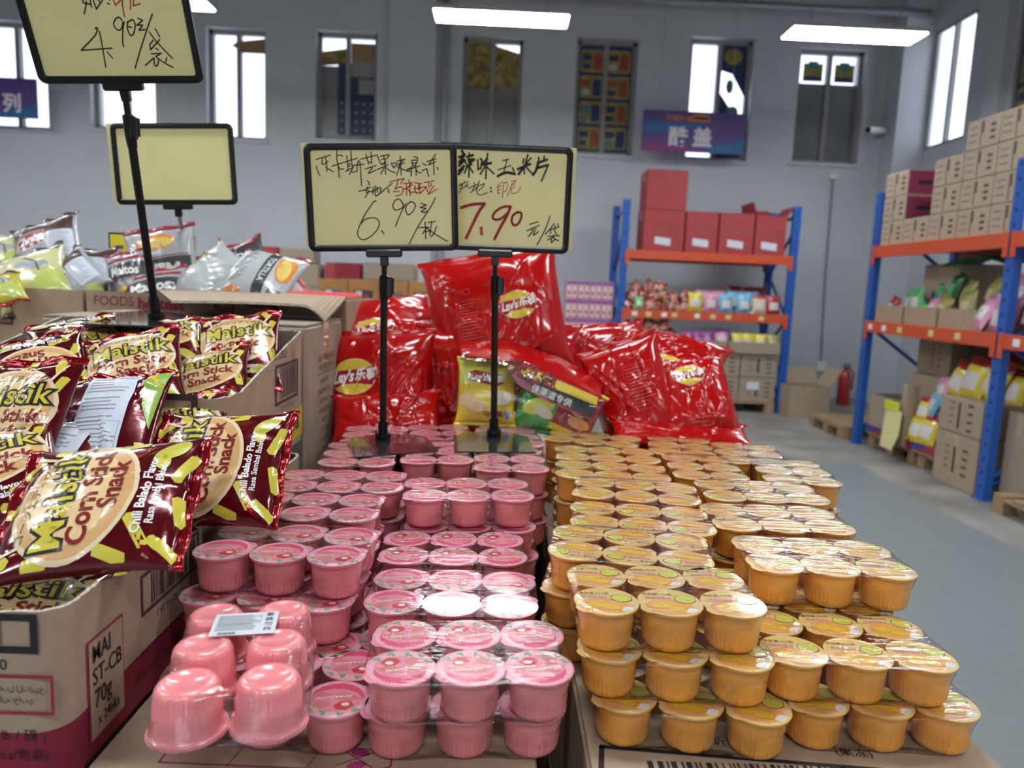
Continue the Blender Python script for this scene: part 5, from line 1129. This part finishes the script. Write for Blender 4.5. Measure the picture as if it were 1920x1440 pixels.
hbag('pale yellow chip bag cut off by the left edge', (5, 490, 2.2), (5, 465, 2.23), (40, 490, 2.2), 95, ACS, 'cs', (CHY, CHY), .18, .20)
hbag('yellow corn bag corner over the rim at the left edge', (-2, 545, 1.93), (-10, 520, 1.96), (22, 550, 1.93), 96, ACS, 'cs', (CORN, FOILR), .12, .12, .05)
hbag('grey and charcoal tortilla bag standing upside down behind the sign pole', (305, 498, 2.22), (312, 560, 2.20), (240, 500, 2.22), 97, AMA, 'ma', (CHB, CHR), .22, .24, .09)
hbag('narrow charcoal tortilla bag left of the sign pole', (244, 525, 2.12), (238, 485, 2.14), (262, 527, 2.12), 98, AMA, 'ma', (CHB, CHR), .12, .18, .07)
hbag('white tortilla bag turned to its back, right of the sign pole', (395, 525, 2.08), (360, 495, 2.16), (455, 505, 2.06), 99, ATB, 'tb', (CHW, CHR), .22, .24, .07)
hbag('white tortilla bag with a flame print at the right end of the pile', (492, 522, 2.04), (522, 482, 2.12), (548, 556, 1.99), 100, ATO, 'to', (CHW, CHR), .20, .23, .08)
hbag('charcoal tortilla bag lying low behind the carton print', (290, 560, 2.08), (290, 520, 2.12), (350, 560, 2.08), 101, AMA, 'ma', (CHB, CHR), .18, .20, .07)
hbag('charcoal tortilla bag at the back of the pile', (440, 505, 2.26), (430, 475, 2.29), (500, 500, 2.26), 102, AMA, 'ma', (CHK, CHR), .22, .18, .07)
# small yellow sign behind the pile
t = empty('yellow_card_sign', tuple(ony(228, 500, 2.45)), label='small yellow sign with a dark frame behind the charcoal tortilla bags', cat='price sign')
p = np.array(t.location); b = MB(); b.box(-.04, .24, 0, .006, -.08, .11); b.build('frame', BLK, t); b = MB(); b.box(-.034, .234, -.002, 0, -.074, .104); b.build('paper_sheet', mat('bright_yellow_card', (.72, .62, .03), .5), t)
b = MB(); b.tube([(.1, .003, -.08), (.1, .003, 1.053-p[2])], .006, 8); b.build('pole', BLK, t)

# ------------------------------------------------------------------ small goods on the racks
def goods_mesh(nm, w, h, t, seed, cols, mode):
    U, V, Fp, Bp = bag_grid(w, h, t, seed, 10, 12, .012, .05); nu, nv = 10, 12; r = random.Random(seed); vs = np.concatenate([Fp.reshape(-1, 3), Bp.reshape(-1, 3)]); n = nv+1; N = (nu+1)*n; fs = []; mi = []
    for i in range(nu):
        for j in range(nv):
            a, b_, c, d = i*n+j, (i+1)*n+j, (i+1)*n+j+1, i*n+j+1
            u, v = (U[i]+U[i+1])/2, (V[j]+V[j+1])/2
            if mode == 'mix': k = r.choice((0, 0, 1, 2))
            else: k = 1 if (abs(u) < .62 and -.62 < v < .22) else (2 if v > .62 else 0)
            fs += [(a, b_, c, d), (N+a, N+d, N+c, N+b_)]; mi += [k, k]
    b = MB(); b.add(vs, fs, mi); return b.mesh(nm, cols, True, fix=False)
def gm(nm, *c): return mat(nm, c, .35, coat=.4)
GR, GY, GW, GDR = gm('goods_red', .36, .025, .03), gm('goods_yellow', .68, .55, .05), gm('goods_white', .66, .62, .60), gm('goods_maroon', .18, .012, .03)
GPK, GBL, GPU, GCR, GGN, GDG, GOL = gm('goods_pink', .62, .26, .40), gm('goods_blue', .16, .42, .62), gm('goods_purple', .28, .03, .25), gm('goods_cream', .66, .55, .35), gm('goods_green', .12, .50, .16), gm('goods_dark_green', .01, .12, .03), gm('goods_olive', .36, .33, .08)
PAL = {'mix': [goods_mesh('snack_bag', .17, .15, .07, 200+i, [GR, GCR, GDR], 'mix') for i in range(4)]}
for nm, cols in dict(yellow=(GY, GW, GY), pink=(GPK, GW, GPU), blue=(GBL, GW, GBL), cream=(GCR, GW, GR), purple=(GPU, GPK, GPU), maroon=(GDR, GW, GDR), green=(GGN, GW, GGN), dgreen=(GDG, GGN, GDG), olive=(GOL, GCR, GOL), red=(GR, GW, GR), gold=(GY, GW, GR), pinkw=(GPK, GW, GPK)).items():
    PAL[nm] = [goods_mesh('snack_bag', .19, .24, .08, 300+i+len(nm)*7, cols, 'p') for i in range(2)]
def good(pal, loc, label, group, rz=0, tilt=0, s=1.0, i=0, roll=0):
    o = link('snack_bag', PAL[pal][i % len(PAL[pal])], None, label=label, cat='snack bag', group=group)
    o.matrix_world = Matrix.Translation(loc) @ Matrix.Rotation(rz, 4, 'Z') @ Matrix.Rotation(math.pi/2-tilt, 4, 'X') @ Matrix.Rotation(roll, 4, 'Z') @ Matrix.Scale(s, 4); return o
k = 0
for i in range(15):
    x = 1.44+.125*(i % 6)+rnd.uniform(-.02, .02); lay = i//6; x += .06*lay; z = 1.20+.10*lay
    good('mix', (x, 8.46+.03*lay+rnd.uniform(0, .08), z), 'small red and yellow snack bag heaped on the middle shelf of the back rack', 'red and yellow snack bags on the middle shelf', rnd.uniform(-.6, .6), rnd.uniform(0, .8), 1, i, rnd.uniform(-1, 1))
good('green', (1.57, 8.44, 1.22), 'small green snack bag among the red and yellow ones', None, .2, .2, .6)
for i, (px, pal, nm) in enumerate(((1303, 'yellow', 'yellow'), (1332, 'pinkw', 'pale pink'), (1361, 'blue', 'left light blue'), (1395, 'blue', 'right light blue'), (1424, 'cream', 'cream'), (1450, 'red', 'red and white'))):
    q = ony(px, 565, 8.48); good(pal, (q[0], 8.48, 1.255), '%s snack bag standing on the middle shelf of the back rack' % nm, 'snack bags standing on the middle shelf', .0, .1, .92, i)
for i, px in enumerate((1318, 1345, 1376, 1408)):
    q = ony(px, 565, 8.62); good('pinkw' if i < 2 else 'blue', (q[0], 8.64, 1.285), '%s snack bag in the second row, %s of four behind the standing ones' % (('pale pink', 'pale pink', 'light blue', 'light blue')[i], ORD[i]), 'second row of standing snack bags', 0, .1, .95, i)
for i, px in enumerate((1380, 1402, 1425)):
    q = ony(px, 535, 8.8); good('maroon', (q[0], 8.84, 1.33), '%s maroon snack bag at the back of the middle shelf' % ('left', 'middle', 'right')[i], 'maroon snack bags at the back of the shelf', 0, 0, 1.1, i)
carton('brown carton under the heap of small red bags', 1.42, 1.95, 8.36, 8.80, .69, .80, CARD2)
for i in range(24):
    lay = (0, 0, 0, 0, 0, 0, 0, 1, 1, 1, 1, 1, 1, 2, 2, 2, 2, 1, 0, 2, 1, 0, 3, 3)[i]; x = 1.42+.085*((i*5) % 7)+.02*lay+rnd.uniform(-.02, .02)
    good('mix', (x, 8.42+rnd.uniform(0, .10)+.03*lay, .84+.065*lay), 'small red snack bag in the big heap on the lowest level of the back rack', 'heap of small red snack bags', rnd.uniform(-.6, .6), rnd.uniform(0, .9), .85, i, rnd.uniform(-1.5, 1.5))
for i, (px, pal, nm) in enumerate(((1288, 'purple', 'first purple'), (1308, 'purple', 'second purple'), (1325, 'purple', 'third purple'), (1352, 'pink', 'magenta and white'), (1383, 'yellow', 'first yellow'), (1403, 'yellow', 'second yellow'), (1425, 'yellow', 'third yellow'), (1448, 'olive', 'olive'))):
    q = ony(px, 650, 8.45); good(pal, (q[0], 8.46, .82+.02*(i == 3)), '%s snack bag in the open cartons low on the back rack' % nm, 'snack bags in the low open cartons', rnd.uniform(-.1, .1), .15, .8+.1*(i == 3), i)
# right rack: top shelf cartons
def tan_art(seed):
    a = Art(); r = random.Random(seed)
    for q in range(3): a.rect(.09, .03-.045*q, .14, .05-.045*q, PRB)
    a.rect(-.02, -.09, -.01, .09, PRB); a.rect(-.005, .0, .012, .085, PRB)
    for q in range(3): a.rect(-.15, .05-.05*q, -.06, .056-.05*q, PRB)
    return a
hts = (3, 1, 3, 4, 4); kk = 0
for c, nh in enumerate(hts):
    y1 = 6.76-c*.375; y0 = y1-.365
    for r_ in range(nh):
        z = 1.845+r_*.213
        T = carton('tan printed carton on the right rack, column %s from the far end, %s' % (('one', 'two', 'three', 'four', 'five')[c], ('bottom', 'second', 'third', 'top')[r_]), 3.43, 3.86, y0, y1, z, z+.211, CARDL, tan_art(c*5+r_), '-x', tape=False, group='tan cartons on the right rack')
        for p in T.children:
            if p.name.startswith('body'):
                p.data.materials.append(MAGB)
                for f in p.data.polygons:
                    if abs(f.normal.y) > .9: f.material_index = 1
                a = Art(); a.rect(-.12, -.012, .12, .02, INK); decal(a, (0, -.1825, .10), (1, 0, 0), (0, 0, 1), 'print', T, gap=.001)
for c in range(3):
    y1 = 4.86-c*.40; z = 1.845
    for r_ in range(3): carton('magenta carton on the near bay of the right rack, column %s, %s' % (('one', 'two', 'three')[c], ('bottom', 'second', 'top')[r_]), 3.50, 3.9, y1-.39, y1, z+r_*.24, z+r_*.24+.238, MAGB, None, tape=False, group='magenta cartons on the right rack')
# middle shelf of the right rack
zz = 1.165
for i, (y0, y1) in enumerate(((6.28, 6.72), (5.78, 6.24), (5.22, 5.74))): open_box('open brown carton of snack bags on the right rack, %s from the far end' % ('first', 'second', 'third')[i], 3.44, 3.86, y0, y1, zz, zz+.15, CARD, flaps=())
a = Art(); a.rr(-.10, -.06, .08, .03, .01, mat('blue_label', (.05, .07, .25), .5)); carton('tall tan carton with a blue label at the back of the right rack', 3.72, 4.1, 6.0, 6.5, zz, zz+.52, CARDL, a, '-x')
carton('plain brown carton at the back of the right rack shelf', 3.90, 4.15, 5.1, 5.7, zz, zz+.42, CARD)
rz = -math.pi/2
for i, (y, dx, z, pal, nm, s, ti) in enumerate(((6.62, .02, .24, 'red', 'red and white', .8, .3), (6.52, .0, .22, 'mix', 'red and cream', 1, .2), (6.40, .05, .30, 'green', 'far bright green', .9, .2), (6.28, .04, .30, 'green', 'middle bright green', .95, .1), (6.18, .0, .20, 'green', 'low bright green', .9, .5), (6.22, .22, .40, 'dgreen', 'left dark green', 1, .3), (6.02, .20, .42, 'dgreen', 'right dark green', 1.1, .2), (6.0, .02, .24, 'pinkw', 'white and pink', .9, .3), (5.85, .02, .25, 'olive', 'first olive', .9, .2), (5.72, .12, .36, 'olive', 'second olive', 1, .3), (5.58, .04, .28, 'olive', 'third olive', 1, .1), (5.45, .14, .38, 'olive', 'fourth olive', 1, .3), (5.34, .22, .40, 'olive', 'fifth olive', 1, .3), (5.24, -.03, .24, 'pinkw', 'left pale pink', 1.1, .5), (5.10, .0, .22, 'pinkw', 'right pale pink', 1.2, .1), (5.12, .12, .40, 'pinkw', 'upper pale pink', 1, .2))):
    good(pal, (3.52+dx, y, zz+z-.10), '%s snack bag on the middle shelf of the right rack' % nm, 'snack bags on the right rack shelf', rz+rnd.uniform(-.3, .3), ti, s, i, rnd.uniform(-.4, .4))
b = MB(); n = 10
vs = [(3.60+.30*j, 5.30+.75*i/n, zz+.50+.06*math.sin(math.pi*i/n)+(.02 if j else 0)) for i in range(n+1) for j in (0, 1)]; vs += [(x, y, z-.01) for x, y, z in vs]; m_ = 2*(n+1)
fs = [(2*i, 2*i+1, 2*i+3, 2*i+2) for i in range(n)]+[(m_+2*i, m_+2*i+2, m_+2*i+3, m_+2*i+1) for i in range(n)]+[(2*i, 2*i+2, m_+2*i+2, m_+2*i) for i in range(n)]+[(2*i+1, m_+2*i+1, m_+2*i+3, 2*i+3) for i in range(n)]
b.add(vs, fs); b.build('green_cloth', GDG, None, smooth=True, label='dark green cloth draped over the bags on the right rack', cat='cloth')
for i, (y, z, pal, nm, s) in enumerate(((4.72, .16, 'pinkw', 'silver and pink', 1.2), (4.60, .34, 'pinkw', 'upper silver and pink', 1.2), (4.70, .05, 'red', 'white and red', 1.1), (4.50, .18, 'red', 'red', 1.2), (4.52, .42, 'maroon', 'maroon', 1.2), (4.36, .12, 'gold', 'golden', 1.1))):
    good(pal, (3.48, y, zz+z+.05), '%s snack bag on the near bay of the right rack' % nm, 'snack bags on the near bay', rz, .2, s, i, rnd.uniform(-.3, .3))
# lower level of the right rack
pallet('wooden pallet under the far half of the right rack', 3.50, 4.15, 5.95, 6.72); pallet('wooden pallet under the near half of the right rack', 3.50, 4.15, 5.15, 5.9)
pallet('wooden pallet corner in front of the near post', 3.30, 4.1, 3.7, 4.66); carton('tall tan carton standing on the near pallet', 3.52, 4.1, 3.9, 4.62, .135, .62, CARD)
carton('tan carton at the back of the far half, upper', 3.86, 4.15, 6.2, 6.70, .72, 1.06, CARDL, mark_art(.3, .3, 2, REDB), '-x'); carton('tan carton at the back of the far half, lower', 3.80, 4.15, 6.15, 6.70, .14, .715, CARDL)
DKB = mat('board_in_shadow', (.10, .07, .05), .85)  # board colour darkened to carry the shadow at the back of the level
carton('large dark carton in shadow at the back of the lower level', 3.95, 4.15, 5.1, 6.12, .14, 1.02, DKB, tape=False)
open_box('open brown carton lying on the far pallet', 3.46, 3.80, 6.30, 6.70, .135, .50, CARD2, flaps=((0, -60),), fl=.7)
b = MB(); b.bev(3.42, 3.52, 6.02, 6.10, .14, .66, .004); b.build('cardboard_sheet', CARD, label='upright brown cardboard sheet beside the yellow note', cat='cardboard')
a = Art(); BLP = mat('blue_board_print', (.04, .05, .25), .6)
for i, (y0, y1) in enumerate(((5.98, 6.70), (5.36, 5.93))):
    t = empty('printed_board', (3.45, (y0+y1)/2, .135), label='blue and red printed board on the %s pallet' % ('far', 'near')[i], cat='board'); b = MB(); b.box(0, .5, -(y1-y0)/2, (y1-y0)/2, 0, .075); b.build('body', mat('board_red', (.30, .03, .04), .6), t)
    a = Art(); a.poly([(-(y1-y0)/2, -.034), (-(y1-y0)/2, .036), (.0, .036)], BLP); a.rect(-(y1-y0)/2, -.037, (y1-y0)/2, -.028, CARD); decal(a, (0, 0, .0375), (0, -1, 0), (0, 0, 1), 'print', t, gap=.001)
for i, (x, y, z, pal, nm, s) in enumerate(((3.50, 6.42, .33, 'maroon', 'silver and dark', .8), (3.50, 5.93, .32, 'gold', 'lower left golden', 1.1), (3.50, 5.78, .33, 'gold', 'lower right golden', 1.1), (3.52, 5.90, .48, 'gold', 'middle golden', .9), (3.54, 5.80, .56, 'blue', 'light blue', 1.0), (3.56, 5.76, .68, 'pinkw', 'pink and white', .8), (3.62, 5.64, .76, 'gold', 'left golden', 1.2), (3.62, 5.46, .80, 'gold', 'second golden', 1.4), (3.66, 5.30, .80, 'gold', 'third golden', 1.4), (3.72, 5.14, .76, 'gold', 'fourth golden', 1.3), (3.80, 5.40, .86, 'gold', 'back golden', 1.3), (3.76, 4.80, .78, 'gold', 'golden right of the post', 1.3))):
    good(pal, (x, y, z), '%s snack bag low on the right rack' % nm, 'snack bags on the lower level of the right rack', rz+rnd.uniform(-.3, .3), .25, s, i, rnd.uniform(-.4, .4))
t = empty('paper_note', (3.375, 6.12, .46), label='yellow paper note hanging from a yellow clip on the far pallet', cat='note'); b = MB(); b.add([(0, -.13, -.02), (0, .12, -.02), (-.03, .11, -.36), (-.035, -.09, -.36), (-.02, -.15, -.22), (.004, -.13, -.02), (.004, .12, -.02), (-.026, .11, -.36), (-.031, -.09, -.36), (-.016, -.15, -.22)], [(0, 1, 2, 3, 4), (9, 8, 7, 6, 5), (0, 5, 6, 1), (1, 6, 7, 2), (2, 7, 8, 3), (3, 8, 9, 4), (4, 9, 5, 0)]); b.build('paper', PAPER, t, fix=True); b = MB(); b.bev(-.01, .02, -.06, .14, -.03, .04, .005); b.build('clip', mat('lime_clip', (.65, .65, .03), .4), t)
a = mark_art(.35, .3, 3)
for i, (z0, z1, m_) in enumerate(((.0, .40, CARD), (.405, .66, CARD))):
    carton('brown carton beside the near post of the right rack, %s one' % ('lower', 'upper')[i], 3.40, 3.92, 5.02, 5.52, z0, z1, m_, mark_art(.4, .3, 7+i), '-x')
carton('wide brown carton with a red band right of the near post', 3.52, 4.1, 4.68, 4.93, .0, .64, CARD2, None)
# floor box at the back between the racks
open_box('opened brown carton on the floor between the two racks', 3.28, 3.74, 8.12, 8.50, 0, .36, CARD, flaps=((2, 70), (1, 60)), fl=.5)
pallet('wooden pallet at the far end of the right rack', 3.35, 4.1, 6.95, 7.7)
# ------------------------------------------------------------------ goods far behind the display
OBR = mat('orange_brown_carton', (.40, .19, .055), .7, noise=.15, nscale=6)
for i in range(4):
    x0 = -1.50+i*.245
    a = Art(); a.rr(-.08, -.02, .08, .08, .01, CHK if i % 2 else CARDD); a.up(); a.rect(-.06, .02, -.01, .07, LABELW); a.rect(.01, .0, .05, .05, REDB); a.rect(-.02, -.12, .04, -.06, CARD)
    for r_ in range(2): carton('orange brown display carton behind the red bags, %s from the left, %s' % (('first', 'second', 'third', 'fourth')[i], ('lower', 'upper')[r_]), x0, x0+.24, 6.0, 6.4, .70+r_*.325, .70+r_*.325+.322, OBR, a, tape=False, group='orange brown display cartons')
for i in range(2): carton('plain carton carrying the orange brown cartons, %s' % ('left', 'right')[i], -1.52+i*.5, -1.03+i*.5, 5.98, 6.44, 0, .695, CARD2)
carton('dark red carton on the orange brown display cartons', -1.38, -1.17, 6.05, 6.35, 1.35, 1.48, mat('crimson_carton', (.26, .015, .03), .6)); carton('grey brown carton behind the left price sign pole', -1.15, -.74, 6.05, 6.4, 1.35, 1.49, CARD2)
carton('grey brown carton right of the left sign pole, far back', -.66, -.36, 6.3, 6.6, 1.20, 1.50, CARD2); carton('stand carton of the far grey brown carton', -.66, -.36, 6.3, 6.6, 0, 1.195, CARD2)
carton('red carton far back at the left', -2.72, -2.44, 8.0, 8.3, 1.45, 1.66, REDB); carton('grey carton far back right of the red one, upper', -2.42, -2.05, 8.0, 8.3, 1.50, 1.65, CARD2); carton('grey carton far back right of the red one, middle', -2.5, -2.0, 8.0, 8.3, 1.25, 1.495, CARD2)
carton('grey carton carrying the far boxes at the left', -2.75, -1.95, 8.0, 8.35, 0, 1.245, CARD2); carton('red carton on the grey carton, far left', -2.73, -2.51, 8.0, 8.3, 1.25, 1.445, REDB); carton('small red carton right of the grey cartons far back', -1.94, -1.82, 8.05, 8.3, 1.245, 1.52, REDB); carton('grey carton under the small red one', -1.94, -1.60, 8.0, 8.3, 0, 1.24, CARD2)
RT_ = mat('bright_red_cover', (.72, .07, .07), .5)
t = empty('red_covered_table', (-1.20, 4.6, 0), label='bright red covered table edge behind the tortilla bags', cat='table'); b = MB(); b.bev(-.28, .28, -.25, .25, 1.14, 1.26, .02); b.build('top', RT_, t)
for sx in (-1, 1):
    for sy in (-1, 1): b = MB(); b.box(sx*.24-.02, sx*.24+.02, sy*.2-.02, sy*.2+.02, 0, 1.14); b.build('leg', STEEL, t)
for i in range(5):
    good(('mix', 'red', 'pinkw', 'maroon', 'red')[i], (-1.86+.095*i, 5.2+.05*(i % 3), 1.26+.06*(i % 2)), '%s snack bag far behind the tortilla bags, %s from the left' % (('red and cream', 'red and white', 'pale pink', 'maroon', 'red and white')[i], ORD[i]), 'mixed snack bags far behind the display', rnd.uniform(-.5, .5), .4, .9, i, rnd.uniform(-1, 1))
carton('plain carton under the far mixed snack bags', -1.92, -1.42, 5.05, 5.45, 0, 1.19, CARD2)
# small meshes kept whole
for o in C.objects:
    if o.name.startswith(('slot',)): o['kind'] = 'stuff'
